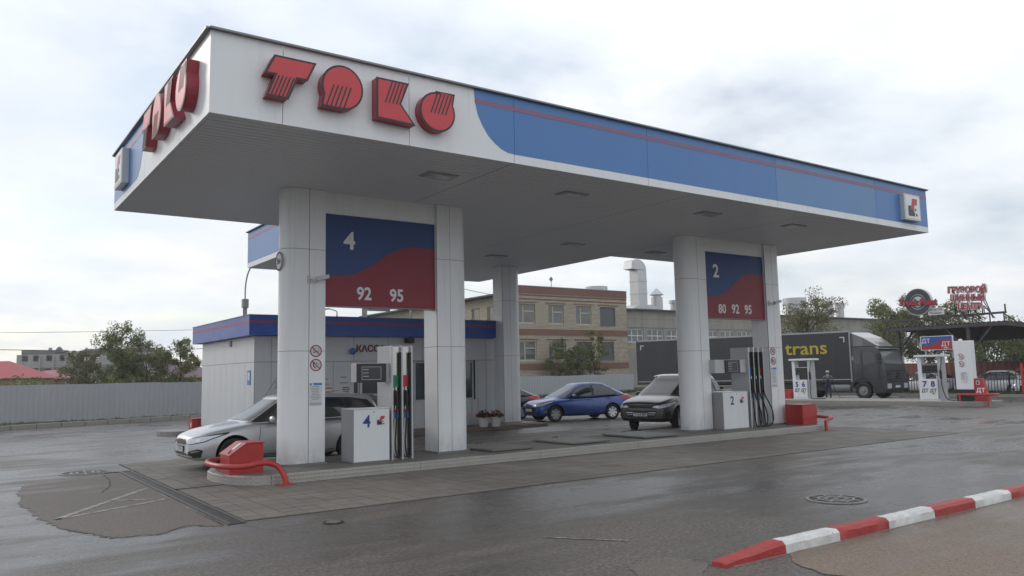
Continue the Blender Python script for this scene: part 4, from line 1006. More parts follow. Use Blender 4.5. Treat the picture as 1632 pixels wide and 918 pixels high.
        for hl_ in sp['headlights']:
            # outlines are drawn for the left side, seen half from the front
            ang = R(sp.get('hl_ang', 38)); ua = Vector((-math.sin(ang)*1, s_*math.cos(ang), 0)); dr_ = Vector((math.cos(ang), s_*math.sin(ang), 0)); rf_ = Vector((st[-1][0]-.26, s_*(W/2-.13), 0))
            ua_ = ua if s_ > 0 else -ua
            decal(hl_[0], [((p if s_ > 0 else -p), z) for p, z in hl_[1]], org=rf_+dr_*2, ua=tuple(ua_), va=(0, 0, 1), mat=hl_[2], off=hl_[3], step=.06)
        for tl in sp.get('taillights', ()):
            ang = R(40); ua = Vector((-math.sin(ang), -s_*math.cos(ang), 0)); dr_ = Vector((-math.cos(ang), s_*math.sin(ang), 0)); ua_ = ua if s_ < 0 else -ua
            decal('tail_light', [((-p if s_ > 0 else p), z) for p, z in tl], org=Vector((st[0][0]+.2, s_*(W/2-.13), 0))+dr_*2, ua=tuple(ua_ if ua_.cross(Vector((0, 0, 1))).dot(dr_) > 0 else -ua_), va=(0, 0, 1), mat=tail_red, off=.006, on='both', step=.06)
    for nm, poly, mat, off, on in sp['front']: decal(nm, poly, mat=mat, off=off, on=on, **FR)
    for nm, poly, mat, off, on in sp['rear']: decal(nm, [(-a, b) for a, b in poly], mat=mat, off=off, on=on, **RE)
    # front number plate
    if sp.get('plate'):
        px_, pz, pt = sp['plate']; pl = MB().box(px_, px_+.02, -.27, .27, pz-.065, pz+.065).build('number_plate', trim_black, root); MB().box(px_+.0205, px_+.024, -.255, .255, pz-.05, pz+.05).build('plate_face', plate_m, pl)
        text('plate_text', pt, .10, ink, (px_+.026, 0, pz), parent=pl, bold=.002, rot=(R(90), 0, R(90)))
    # wheels
    for ai, wx in enumerate(sp['axles']):
        for s_ in (1, -1):
            tw = sp.get('tyre_w', .21); yy = s_*(W/2-.03-tw/2)
            wl = MB().lathe([(wr*.66, -tw*.42), (wr*.90, -tw*.5), (wr*.98, -tw*.42), (wr, -tw*.2), (wr, tw*.2), (wr*.98, tw*.42), (wr*.90, tw*.5), (wr*.66, tw*.42), (wr*.66, -tw*.42)], seg=32, axis='y').build('wheel', tyre_m, root, smooth=True)
            wl.location = (wx, yy, wr)
            if ai == 0 and sp.get('steer'): wl.rotation_euler = (0, 0, sp['steer'])
            rm = MB(); f_ = s_*tw*.36
            rm.lathe([(wr*.70, f_*.9), (wr*.70, f_*1.15), (wr*.62, f_*1.1), (wr*.60, f_*.5)], seg=32, axis='y', caps=False)
            ns = sp.get('spokes', 7)
            for j in range(ns):
                a = 2*PI*j/ns
                rm.bar((math.sin(a)*wr*.10, f_*.95, math.cos(a)*wr*.10), (math.sin(a)*wr*.66, f_*1.02, math.cos(a)*wr*.66), sp.get('spoke_w', .06), .03, upv=(0, 1, 0))
            rm.lathe([(wr*.17, f_*.9), (wr*.17, f_*1.1), (0.001, f_*1.12)], seg=16, axis='y')
            rm.build('rim', alloy, wl); MB().lathe([(wr*.655, f_*.3), (0.001, f_*.3)], seg=24, axis='y').build('brake_disc', well_black, wl)
    for e_ in sp.get('extra', ()): e_(root, paint)
    return root

def P4(x0, x1, z0, z1): return [(x0, z0), (x1, z0), (x1, z1), (x0, z1)]
# --- silver estate car, heading to -X
def sw_extra(root, paint):
    MB().tube([(.55, .3, 1.50), (.30, .3, 1.87)], [.006, .004], 5).build('antenna', trim_black, root)
    MB().tube([(.86, .05, 1.02), (1.0, .62, .99)], .009, 5).build('wiper', trim_black, root); MB().tube([(.88, -.5, 1.02), (1.02, .0, .995)], .009, 5).build('wiper', trim_black, root)
    for s_ in (-1, 1): MB().tube(smooth_pts([(.35, s_*.55, 1.455), (-.3, s_*.56, 1.51), (-1.5, s_*.55, 1.465)]), .014, 6).build('roof_rail', paint, root)
    MB().prism([(-2.02, 1.41), (-2.26, 1.395), (-2.24, 1.425), (-1.98, 1.455)], 'y', -.52, .52).build('spoiler', paint, root, bevel=.008)
hl_frame = lambda pts: pts
silver = dict(width=1.78, wheel_r=.325, axles=(1.37, -1.28), spokes=5, spoke_w=.10,
  stations=[(-2.25, .42, .86, .62), (-2.22, .30, .98, .74), (-2.10, .24, 1.0, .82), (-1.8, .22, 1.0, .87), (-1.2, .19, .99, .885), (-.5, .18, .97, .89), (.3, .18, .965, .89), (.8, .19, .99, .89), (1.15, .19, .955, .885), (1.55, .20, .89, .875), (1.85, .21, .84, .85), (2.05, .22, .78, .80), (2.17, .24, .73, .72), (2.235, .29, .67, .64), (2.26, .34, .60, .56)],
  green=dict(x_base=(-2.18, 1.22), x_roof=(-2.0, .38), w_base=.835, w_roof=.63, n=6.5, taper=.06, belt=[(-2.2, .99), (-.6, .955), (.6, .925), (1.3, .925)], roof=[(-2.1, 1.36), (-1.4, 1.43), (-.4, 1.465), (.2, 1.445), (.5, 1.40)]),
  surround=[(1.0, .955), (.45, 1.30), (.2, 1.40), (-.4, 1.425), (-1.3, 1.395), (-1.75, 1.33), (-2.0, 1.10), (-1.85, 1.0), (-.6, .975), (.9, .945)],
  windows=[[(.72, .975), (.40, 1.26), (.18, 1.37), (-.32, 1.395), (-.32, .985), (.6, .965)], [(-.40, .99), (-.40, 1.395), (-1.05, 1.375), (-1.2, 1.02)], [(-1.26, 1.03), (-1.15, 1.365), (-1.65, 1.31), (-1.85, 1.10), (-1.75, 1.04)]],
  seams=[[(.80, .30), (.86, .60), (.82, .90)], [(-.36, .28), (-.36, .93)], [(-1.0, .66), (-1.2, .9)], [(.82, .29), (-.36, .28), (-.85, .30)]],
  sill=[(.95, .19), (-.9, .19), (-.9, .265), (.95, .265)], handles=[(-.18, .84), (-1.02, .86)], mirror=(.62, 1.0),
  headlights=[('headlight_frame', [(-.42, .575), (-.24, .55), (.04, .60), (.36, .745), (.38, .785), (.02, .725), (-.34, .67)], trim_black, .004), ('headlight', [(-.40, .585), (-.24, .565), (.03, .615), (.30, .74), (.0, .71), (-.33, .66)], lampg, .007), ('headlight_bulb', [(-.14, .61), (-.05, .60), (-.03, .665), (-.12, .67)], M('lamp bulb white', (.85, .87, .9), .15), .010), ('fog_recess', [(-.36, .29), (-.02, .30), (.03, .44), (-.06, .47), (-.30, .42)], trim_black, .004), ('fog_trim', [(-.24, .415), (-.06, .45), (-.02, .425), (-.2, .39)], chrome, .007)],
  taillights=[[(-.25, .75), (.15, .78), (.2, .98), (-.2, .95)]],
  front=[('windscreen', [(-.66, .985), (.66, .985), (.60, 1.2), (.52, 1.395), (-.52, 1.395), (-.60, 1.2)], car_glass, .006, 'roof'), ('grille_frame', [(-.36, .535), (.36, .535), (.40, .62), (.30, .665), (-.30, .665), (-.40, .62)], chrome, .005, 'body'), ('grille', [(-.32, .55), (.32, .55), (.36, .615), (.28, .65), (-.28, .65), (-.36, .615)], trim_black, .008, 'body'), ('lower_grille', [(-.50, .28), (.50, .28), (.48, .38), (-.48, .38)], trim_black, .005, 'body')],
  rear=[('rear_window', [(-.52, 1.03), (.52, 1.03), (.48, 1.34), (-.48, 1.34)], car_glass, .006, 'roof')],
  plate=(2.262, .455, 'Е 372 НХ'), extra=[sw_extra])
make_car('estate_car', silver, car_paint('silver car paint', (.50, .51, .525), .28, .45), 'silver estate car refuelling behind pump 4', None, (6.42, 18.12), PI, 1.03)
# --- blue sedan
def bl_extra(root, paint):
    MB().tube([(-.55, 0, 1.45), (-.75, 0, 1.58)], [.006, .003], 5).build('antenna', trim_black, root); MB().tube([(.95, .05, .99), (1.05, .6, .97)], .009, 5).build('wiper', trim_black, root)
blue = dict(width=1.70, wheel_r=.305, axles=(1.42, -1.15), spokes=7, spoke_w=.085,
  stations=[(-2.18, .45, .84, .58), (-2.14, .32, .97, .70), (-2.0, .25, 1.01, .78), (-1.6, .22, 1.02, .83), (-1.0, .19, .99, .845), (-.3, .18, .965, .85), (.4, .18, .95, .85), (.85, .19, .955, .85), (1.2, .19, .925, .845), (1.6, .20, .87, .83), (1.9, .21, .82, .80), (2.06, .22, .76, .74), (2.15, .25, .70, .66), (2.19, .31, .62, .57)],
  green=dict(x_base=(-1.92, 1.30), x_roof=(-1.05, .32), w_base=.80, w_roof=.58, n=6.0, taper=.07, rear_pow=1.25, belt=[(-2.0, 1.0), (-1.2, .975), (-.4, .945), (.6, .915), (1.35, .915)], roof=[(-1.5, 1.34), (-.9, 1.41), (-.3, 1.44), (.1, 1.425), (.4, 1.385)]),
  windows=[[(.78, .96), (.42, 1.24), (.12, 1.36), (-.22, 1.385), (-.22, .975), (.65, .945)], [(-.30, .98), (-.30, 1.385), (-.75, 1.36), (-1.1, 1.25), (-1.32, 1.06), (-1.25, 1.0)]],
  surround=[(.95, .945), (.45, 1.27), (.12, 1.39), (-.3, 1.41), (-.8, 1.385), (-1.15, 1.27), (-1.42, 1.04), (-1.3, .975), (-.3, .955), (.8, .925)],
  seams=[[(.85, .30), (.92, .6), (.88, .92)], [(-.26, .28), (-.26, .94)], [(-.85, .55), (-1.2, .85), (-1.25, .96)], [(.86, .29), (-.26, .28), (-.78, .30)]],
  sill=[(.98, .18), (-.78, .18), (-.78, .235), (.98, .235)], handles=[(-.1, .83), (-.98, .86)], mirror=(.66, .99),
  headlights=[('headlight_frame', [(-.50, .60), (-.30, .57), (.05, .62), (.36, .80), (.30, .82), (-.05, .73), (-.42, .68)], trim_black, .004), ('headlight', [(-.48, .61), (-.30, .585), (.03, .635), (.32, .795), (.0, .725), (-.40, .67)], lampg, .007), ('fog_lamp', [(.02, .36), (.14, .36), (.14, .50), (.06, .46)], chrome, .006)],
  taillights=[[(-.22, .78), (.25, .80), (.38, .95), (-.15, .95)]],
  front=[('windscreen', [(-.62, .965), (.62, .965), (.56, 1.2), (.48, 1.375), (-.48, 1.375), (-.56, 1.2)], car_glass, .006, 'roof'), ('grille', [(-.36, .53), (.36, .53), (.46, .60), (.40, .66), (-.40, .66), (-.46, .60)], trim_black, .007, 'body'), ('grille_frame', [(-.40, .515), (.40, .515), (.50, .60), (.43, .675), (-.43, .675), (-.50, .60)], chrome, .004, 'body'), ('lower_grille', [(-.42, .28), (.42, .28), (.46, .40), (-.46, .40)], trim_black, .005, 'body')],
  rear=[('rear_window', [(-.50, 1.03), (.50, 1.03), (.42, 1.33), (-.42, 1.33)], car_glass, .006, 'roof')], plate=(2.19, .46, 'К 164'), extra=[bl_extra])
hb = math.atan2(.20, -.97)
make_car('blue_sedan', blue, car_paint('blue car paint', (.014, .055, .26), .24, .3), 'bright blue sedan parked between the back pillar and the grey SUV', None, (21.05, 25.05), hb)
make_car('dark_sedan', blue, car_paint('dark grey car paint', (.018, .020, .024), .25, .4), 'dark sedan parked behind the back pillar, left of the blue sedan', None, (18.85, 28.3), hb+.05)
# --- grey SUV turned towards the island
def suv_extra(root, paint):
    for s_ in (-1, 1): MB().tube(smooth_pts([(.35, s_*.58, 1.63), (-.4, s_*.60, 1.685), (-1.5, s_*.57, 1.63)]), .018, 6).build('roof_rail', chrome, root)
    for s_ in (-1, 1): MB().box(2.12, 2.16, s_*.50-.10, s_*.50+.10, .405, .43).build('daytime_lamp', M('white lamp plastic', (.85, .86, .88), .2), root)
    MB().tube([(1.0, .1, 1.12), (1.12, .68, 1.09)], .01, 5).build('wiper', trim_black, root)
    MB().prism([(-.09, .79), (0, .745), (.09, .79), (.05, .79), (0, .765), (-.05, .79)], 'x', 2.14, 2.165).build('emblem', chrome, root)
suv = dict(width=1.84, wheel_r=.355, axles=(1.36, -1.28), spokes=5, spoke_w=.11, steer=R(20),
  stations=[(-2.22, .48, .95, .66), (-2.18, .36, 1.06, .78), (-2.0, .29, 1.09, .86), (-1.5, .27, 1.09, .905), (-.6, .25, 1.06, .92), (.3, .25, 1.05, .92), (.9, .26, 1.09, .915), (1.25, .27, 1.075, .91), (1.6, .28, 1.03, .905), (1.9, .29, .965, .885), (2.07, .30, .915, .84), (2.15, .32, .87, .79), (2.195, .36, .80, .73)],
  green=dict(x_base=(-2.12, 1.46), x_roof=(-1.80, .34), w_base=.87, w_roof=.66, n=5.2, taper=.06, belt=[(-2.2, 1.11), (-1.2, 1.08), (.6, 1.03), (1.5, 1.02)], roof=[(-2.0, 1.53), (-1.2, 1.61), (-.2, 1.645), (.3, 1.62), (.55, 1.57)]),
  surround=[(1.0, 1.06), (.45, 1.46), (.15, 1.555), (-.4, 1.58), (-1.2, 1.55), (-1.6, 1.45), (-1.85, 1.22), (-1.7, 1.13), (-.4, 1.085), (.9, 1.04)],
  windows=[[(.76, 1.08), (.40, 1.41), (.12, 1.525), (-.30, 1.55), (-.30, 1.09), (.65, 1.065)], [(-.38, 1.095), (-.38, 1.55), (-1.05, 1.53), (-1.15, 1.12)], [(-1.22, 1.13), (-1.13, 1.52), (-1.52, 1.43), (-1.72, 1.22), (-1.6, 1.15)]],
  seams=[[(.84, .36), (.9, .7), (.86, 1.03)], [(-.34, .34), (-.34, 1.06)], [(.86, .35), (-.34, .34), (-.85, .36)]],
  sill=[(.95, .26), (-.9, .26), (-.9, .36), (.95, .36)], handles=[(-.15, .93), (-1.0, .95)], mirror=(.66, 1.10),
  headlights=[('headlight_frame', [(-.52, .72), (-.28, .68), (.12, .74), (.40, .88), (.38, .93), (.0, .85), (-.46, .78)], trim_black, .004), ('headlight', [(-.44, .735), (-.26, .70), (.10, .755), (.35, .88), (.0, .835), (-.38, .775)], lampg, .008), ('fog_recess', [(-.10, .46), (.12, .47), (.12, .60), (-.05, .58)], trim_black, .005), ('bumper_guard', [(-.55, .28), (.45, .28), (.45, .40), (-.55, .40)], trim_black, .006)],
  front=[('windscreen', [(-.70, 1.10), (.70, 1.10), (.62, 1.34), (.54, 1.55), (-.54, 1.55), (-.62, 1.34)], car_glass, .006, 'roof'), ('grille', [(-.44, .70), (.44, .70), (.50, .80), (-.50, .80)], trim_black, .006, 'body'), ('lower_grille', [(-.50, .44), (.50, .44), (.60, .64), (-.60, .64)], trim_black, .006, 'body'), ('grille_bar', [(-.54, .565), (.54, .565), (.55, .585), (-.55, .585)], chrome, .010, 'body'), ('grille_bar', [(-.50, .51), (.50, .51), (.52, .525), (-.52, .525)], alloy, .010, 'body'), ('bumper_guard', [(-.62, .29), (.62, .29), (.62, .39), (-.62, .39)], trim_black, .007, 'body')],
  rear=[('rear_window', [(-.54, 1.16), (.54, 1.16), (.50, 1.50), (-.50, 1.50)], car_glass, .006, 'roof')], taillights=[[(-.2, .85), (.2, .88), (.25, 1.05), (-.15, 1.03)]],
  plate=(2.20, .52, 'У 519 ВР'), extra=[suv_extra])
make_car('grey_suv', suv, car_paint('graphite car paint', (.075, .072, .070), .25, .4), 'dark grey SUV with turned front wheels at the pump beside the round pillar', None, (20.0, 18.72), math.atan2(-.23, -.973), 1.05)
# --- white cars beyond the railing
make_car('white_hatchback', silver, car_paint('white car paint', (.60, .61, .62), .3, .0), 'white car with dark side windows behind the railing at the right edge', 'white cars behind the railing', (52.6, 19.4), R(95))
make_car('white_sedan', blue, car_paint('white car paint'), 'white car partly behind the red guard cone, beyond the railing', 'white cars behind the railing', (53.5, 23.2), R(100))
make_car('white_sedan', blue, car_paint('white car paint'), 'white car seen between the diesel pumps, beyond the railing', 'white cars behind the railing', (53.6, 27.6), R(80))
# ------------------------------------------------------------------ fences
fence_m = M('grey profiled sheet', (0.36, 0.365, 0.385), .5, .1, var=.08, vscale=.5, grime=.08); fence_l = M('pale profiled sheet', (0.36, 0.38, 0.40), .5, .1, var=.06, vscale=.5)
def profiled_fence(name, p, q, h, mat, lab, z0=.0, sheet_w=2.3, pitch=.23):
    p, q = Vector((*p, 0)), Vector((*q, 0)); L = (q-p).length; root = empty(name, tuple(p), math.atan2(q.y-p.y, q.x-p.x), lab, 'fence')
    n = max(1, round(L/sheet_w)); sw_ = L/n; k = round(sw_/pitch); pt = sw_/k; mb = MB(); line = []
    for i in range(k): line += [(i*pt, 0), (i*pt+pt*.42, 0), (i*pt+pt*.55, .022), (i*pt+pt*.87, .022)]
    line.append((sw_, 0))
    for x, y in line: mb.v += [(x, y, z0), (x, y, z0+h)]
    for i in range(len(line)-1): mb.f.append((2*i, 2*i+2, 2*i+3, 2*i+1)); mb.mi.append(0)
    me = mb.mesh('sheet_panel', mat, fix=False); pm_ = MB().box(-.03, .03, .035, .095, 0, z0+h-.05).mesh('post', mat)
    rf = random.Random(5)
    for i in range(n):
        o = bpy.data.objects.new('sheet_panel', me); link(o, root); o.location = (i*sw_, (i % 2)*.003, rf.uniform(-.015, .015)); o2 = bpy.data.objects.new('post', pm_); link(o2, root); o2.location = (i*sw_, 0, 0)
    for z in (.35, h-.25): MB().box(0, L, .034, .06, z0+z, z0+z+.04).build('rail', mat, root)
    return root
profiled_fence('profiled_fence', (-16, 43.3), (18, 43.35), 1.72, fence_m, 'grey profiled sheet fence behind the yard on the left', .12)
profiled_fence('profiled_fence', (27.5, 46.6), (53.4, 55.2), 1.66, fence_l, 'pale profiled sheet fence in front of the brick building', .0)

# ------------------------------------------------------------------ foliage
bark = M('bark', (0.075, 0.062, 0.05), .9, var=.3, vscale=8, bump=.5, bscale=20)
lv_dark = leaf_mat('leaves mid green', [(0, (.07, .095, .028)), (.6, (.155, .185, .056)), (1, (.26, .27, .095))]); lv_olive = leaf_mat('leaves olive', [(0, (.085, .10, .03)), (.6, (.175, .185, .062)), (1, (.29, .27, .105))]); lv_rust = leaf_mat('leaves yellowing', [(0, (.10, .10, .045)), (.6, (.19, .18, .08)), (1, (.29, .25, .12))])
def leaf_clump(mb, c, r, n, s0, s1, rr):
    for _ in range(n):
        d = Vector((rr.gauss(0, 1), rr.gauss(0, 1), rr.gauss(0, 1))); d = d.normalized()*(rr.random()**.45); p = Vector(c)+Vector((d.x*r[0], d.y*r[1], d.z*r[2])); s_ = rr.uniform(s0, s1)
        u = Vector((rr.uniform(-1, 1), rr.uniform(-1, 1), rr.uniform(-.2, 1))).normalized(); v = u.orthogonal().normalized(); v.rotate(Matrix.Rotation(rr.uniform(0, 6.28), 3, u)); w_ = u.cross(v)
        mb.add([p-v*s_, p-w_*s_*.45, p+v*s_, p+w_*s_*.45], [(0, 1, 2, 3)])
def tree(name, loc, h, w, trunk, leaves, mat, lab, seed, leaf=(.09, .17), group=None, spread=1.0, clumps=26, low=.3, cat='tree', top=1.0):
    rr = random.Random(seed); root = empty(name, loc, 0, lab, cat, group); mb = MB(); cr = MB()
    mb.tube(smooth_pts([(0, 0, -.1), (rr.uniform(-.1, .1), rr.uniform(-.1, .1), h*.3), (rr.uniform(-.2, .2), rr.uniform(-.2, .2), h*.62), (rr.uniform(-.2, .2), 0, h*.9)], 3), [trunk*(1-.085*i) for i in range(10)], 7)
    tips = []
    for i in range(clumps):
        u = low+(1-low)*((i+.5)/clumps); z = h*u; prof = math.sin(PI*min(1, max(.08, (u-low*.7)/(1.08-low*.7))))**.6; a = i*2.4+rr.uniform(-.5, .5); rad = w*prof*rr.uniform(.35, 1.0)*spread
        tip = Vector((math.cos(a)*rad, math.sin(a)*rad, z+rr.uniform(-.05, .09)*h)); st_ = Vector((0, 0, max(h*.12, z-rad*.8)))
        mb.tube([st_, st_.lerp(tip, .5)+Vector((0, 0, .04*h)), tip], [trunk*.35, trunk*.2, .012], 5, False); tips.append(tip)
        for _ in range(2):
            t2 = tip+Vector((rr.uniform(-.5, .5)*w*.5, rr.uniform(-.5, .5)*w*.5, rr.uniform(-.02, .13)*h)); mb.tube([st_.lerp(tip, .7), t2], [trunk*.12, .008], 4, False); tips.append(t2)
    leaf = (leaf[0]*.62, leaf[1]*.62); leaves = int(leaves*2.1); per = max(8, leaves//len(tips))
    for tp in tips:
        q = rr.uniform(.10, .24)*w*1.3; leaf_clump(cr, tp, (q*1.1, q*1.1, q*rr.uniform(.7, 1.3)), int(per*rr.uniform(.5, 1.5)), leaf[0], leaf[1], rr)
    mb.build('trunk', bark, root, smooth=True); cr.build('crown', mat, root, fix=False); return root
tree('young_tree', (10.3, 64.0, 0), 5.5, 2.0, .10, 4200, lv_dark, 'slender young tree above the left fence, tallest of its clump', 11, spread=.8, clumps=24, low=.2)
tree('leafy_tree', (12.0, 63.5, 0), 4.3, 2.0, .09, 3600, lv_olive, 'bushy tree above the left fence, right of the tallest one', 12, clumps=24, low=.2)
tree('leafy_tree', (14.2, 62.5, 0), 4.5, 1.5, .09, 3200, lv_olive, 'loose tree above the left fence near the purple roof', 13, clumps=22, low=.25)
tree('leafy_tree', (8.4, 66.0, 0), 3.7, 1.9, .08, 3200, lv_rust, 'low spreading tree above the left fence in front of the unfinished building', 14, clumps=24, low=.2)
tree('roadside_tree', (13.6, 47.5, 0), 4.3, 1.0, .06, 2000, lv_olive, 'narrow bush squeezed between left fence and cash office', 15, (.06, .12), clumps=18, low=.2, cat='shrub')
tree('roadside_tree', (6.9, 44.0, .1), 2.0, .55, .03, 500, lv_dark, 'small shoot of green leaves hanging over the left fence', 16, (.05, .10), clumps=10, low=.6, cat='shrub')
thicket = MB(); rr = random.Random(21)
for i in range(130):
    x = -22+i*.34; y = 66+rr.uniform(-2.5, 5); leaf_clump(thicket, (x+rr.uniform(-.5, .5), y, rr.uniform(.7, 2.1)), (1.0, 1.0, .8), 85, .10, .2, rr)
o = thicket.build('thicket', lv_dark, fix=False); tag(o, 'low dark green thicket behind the left fence', 'thicket', kind='stuff')
for i, (x, y, h, w, lab) in enumerate(((44.6, 53.2, 4.2, 1.3, 'bushy shrub left of three before the brick building'), (46.2, 52.6, 4.0, 1.2, 'middle shrub of three before the brick building'), (48.4, 52.8, 4.8, 1.3, 'tall loose shrub right of three before the brick building'))):
    tree('leafy_shrub', (x, y+2.2, 0), h, w, .06, 2400, lv_dark if i < 2 else lv_olive, lab, 30+i, (.08, .15), 'shrubs before the brick building', clumps=20, low=.3, cat='shrub')
tree('leafy_tree', (53.6, 36.2, 0), 6.4, 2.2, .12, 4200, lv_rust, 'yellowing tree rising behind the dark trailer', 41, clumps=30, low=.45)
for i, (x, y, h, w, m_, lab) in enumerate(((72.6, 40.6, 7.3, 3.0, lv_olive, 'green tree left of the round tyre sign'), (75.0, 38.6, 7.4, 2.9, lv_olive, 'green tree directly behind the round tyre sign'), (78.0, 36.6, 7.0, 2.9, lv_olive, 'green tree right of the round tyre sign, behind the shed'), (88.5, 35.4, 5.6, 2.4, lv_olive, 'tree at the right edge of the picture beyond the shed'), (70.0, 31.0, 4.6, 3.2, lv_dark, 'tree seen under the shed roof by the brown post'), (73.0, 28.0, 4.4, 3.4, lv_dark, 'tree seen under the right end of the shed roof'))):
    tree('leafy_tree', (x, y, 0), h, w, .14, 3600, m_, lab, 50+i, (.13, .24), clumps=28, low=.3)
gm = MB(); rr = random.Random(8)
for i in range(900):
    u = rr.random(); x = -14+26.5*u; y = 34.7+8*u+rr.random()**2*(8.3-8*u); s_ = rr.uniform(.05, .16)
    for _ in range(3):
        a = rr.uniform(0, 6.28); dx, dy = math.cos(a)*.02, math.sin(a)*.02; ox, oy = rr.uniform(-.1, .1), rr.uniform(-.1, .1)
        gm.add([(x+ox-dx, y+oy-dy, .12), (x+ox+dx, y+oy+dy, .12), (x+ox+rr.uniform(-.06, .06), y+oy+rr.uniform(-.06, .06), .12+s_)], [(0, 1, 2)])
for i in range(1400):
    u = rr.random(); x = 27.5+26*u; y = 46.3+8.6*u-rr.random()*1.2
    for _ in range(3):
        ox, oy = rr.uniform(-.2, .2), rr.uniform(-.2, .2); s_ = rr.uniform(.08, .35); gm.add([(x+ox-.03, y+oy, 0), (x+ox+.03, y+oy, 0), (x+ox+rr.uniform(-.1, .1), y+oy, s_)], [(0, 1, 2)])
for i in range(1500):
    u = rr.random(); y = 16+18*u; x = 49.6+rr.uniform(0, .9)
    for _ in range(3):
        ox, oy = rr.uniform(-.2, .2), rr.uniform(-.2, .2); s_ = rr.uniform(.06, .22); gm.add([(x, y+oy-.03, .1), (x, y+oy+.03, .1), (x+ox, y+oy+rr.uniform(-.1, .1), .1+s_)], [(0, 1, 2)])
o = gm.build('grass', leaf_mat('grass blades', [(0, (.03, .05, .012)), (.6, (.08, .10, .03)), (1, (.16, .14, .06))]), fix=False); tag(o, 'short grass and weeds along the fences', 'grass', kind='stuff')

# ------------------------------------------------------------------ white brick building
def brick_mat(name, ax, c1, c2, mortar, ms=.02):
    t = NT(name); b = t.n.new('ShaderNodeTexBrick'); t.l.new(t.xz(ax), b.inputs['Vector']); b.inputs['Scale'].default_value = 1.0; b.inputs['Brick Width'].default_value = .30; b.inputs['Row Height'].default_value = .125; b.inputs['Mortar Size'].default_value = ms; b.offset = .5
    for k_, v in (('Color1', c1), ('Color2', c2), ('Mortar', mortar)): b.inputs[k_].default_value = (*v, 1)
    st = t.ramp(t.noise(.35, 6, .65), [(.35, .0), (.75, 1.0)])
    t.set('Base Color', t.mix(t.math('MULTIPLY', st, .3), b.outputs['Color'], (.20, .18, .155))); t.set('Roughness', .85); t.bump(b.outputs['Fac'], -.3, .01); return t.m
wb_x = brick_mat('white silicate brick', 'x', (.60, .53, .41), (.47, .41, .32), (.12, .10, .08), .022); wb_y = brick_mat('white silicate brick side', 'y', (.60, .53, .41), (.47, .41, .32), (.12, .10, .08), .022); rb_x = brick_mat('red brick band', 'x', (.235, .085, .06), (.185, .07, .05), (.15, .11, .09), .014)
cream = M('cream painted frame', (.50, .45, .34), .55, var=.1); old_glass = NT('old window glass'); old_glass.set('Base Color', old_glass.mix(old_glass.noise(.9, 3), (.05, .055, .05), (.16, .165, .155))); old_glass.set('Roughness', .08); old_glass.set('Specular IOR Level', .8); old_glass = old_glass.m
BX0, BX1, BY = 40.6, 54.5, 57.0
bb = empty('brick_building', (BX0, BY, 0), 0, 'two storey white brick building with red brick bands behind the fence', 'building')
up_w = [(41.25, 43.2), (44.7, 46.5), (48.0, 49.9), (51.0, 53.0)]; lo_w = [(41.4, 43.3), (44.7, 46.65), (48.0, 49.9), (51.0, 52.7)]
ops = [(a, b, 6.38, 8.1) for a, b in up_w]+[(a, b, 3.05, 4.78) for a, b in lo_w]
wall_cells(MB(), BX0, BX1, 0, 9.72, ops, .4, lambda u, z, d: (u-BX0, d, z)).build('wall', wb_x, bb)
for z0, z1 in ((9.08, 9.72), (8.88, 9.0), (8.56, 8.66), (5.33, 5.9), (2.2, 2.8)): MB().box(-.03, BX1-BX0+.03, -.035, -.002, z0, z1).build('red_band', rb_x, bb)
for a, b, z in [(*w_, 8.22) for w_ in up_w]+[(*w_, 4.9) for w_ in lo_w]:
    MB().box(a-BX0-.3, b-BX0+.3, -.03, -.0025, z, z+.10).build('lintel_band', rb_x, bb)
MB().box(-.05, BX1-BX0+.05, -.06, .45, 9.725, 9.80).build('parapet_cap', grey_trim, bb)
for (a, b) in up_w: window(bb, BX0, a, b, 6.38, 8.1, .14, (a+(b-a)*.34,), .09, cream, old_glass) if (a, b) != up_w[3] else window(bb, BX0, a, b, 6.38, 8.1, .10, (), .07, M('grey board frame', (.10, .105, .11), .5), M('grey boarded pane', (.085, .09, .10), .35))
for (a, b) in lo_w: window(bb, BX0, a, b, 3.05, 4.78, .14, (a+(b-a)*.34,), .09, cream, old_glass) if a < 47 else window(bb, BX0, a, b, 3.05, 4.78, .10, (), .07, M('grey board frame'), M('grey boarded pane'))
for w_ in [c for c in bb.children if c.name.startswith('window')]:   # transom bars
    xs_ = [v.co.x for v in w_.data.vertices]; zs_ = [v.co.z for v in w_.data.vertices]; a, b, z0, z1 = min(xs_), max(xs_), min(zs_), max(zs_)
    MB().box(a+(b-a)*.36, b-.09, .13, .18, z0+(z1-z0)*.62, z0+(z1-z0)*.67).build('transom', cream, w_)
# left side wall with eaves
side_ops = [(62.1-BY, 63.6-BY, 6.2, 8.1), (59.4-BY, 60.9-BY, 6.2, 8.1), (66.0-BY, 67.5-BY, 6.2, 8.1)]
wall_cells(MB(), 0.4, 30, 0, 8.95, side_ops, .4, lambda u, z, d: (d, u, z)).build('wall', wb_y, bb)
for (a, b, z0, z1) in side_ops:
    f = MB().box(.12, .17, a, a+.09, z0, z1).box(.12, .17, b-.09, b, z0, z1).box(.12, .17, a, b, z0, z0+.09).box(.12, .17, a, b, z1-.09, z1).box(.12, .17, a+.5, a+.58, z0, z1).build('window', cream, bb); MB().box(.14, .15, a+.09, b-.09, z0+.09, z1-.09).build('pane', old_glass, f)
MB().box(-.7, 14.4, .5, 30.5, 8.96, 9.12).build('roof', M('brown eaves', (.055, .05, .046), .7), bb)
MB().box(.4, BX1-BX0, 29.6, 30, 0, 8.95).build('wall', wb_x, bb); MB().box(BX1-BX0-.4, BX1-BX0, .4, 29.6, 0, 8.95).build('wall', wb_y, bb)
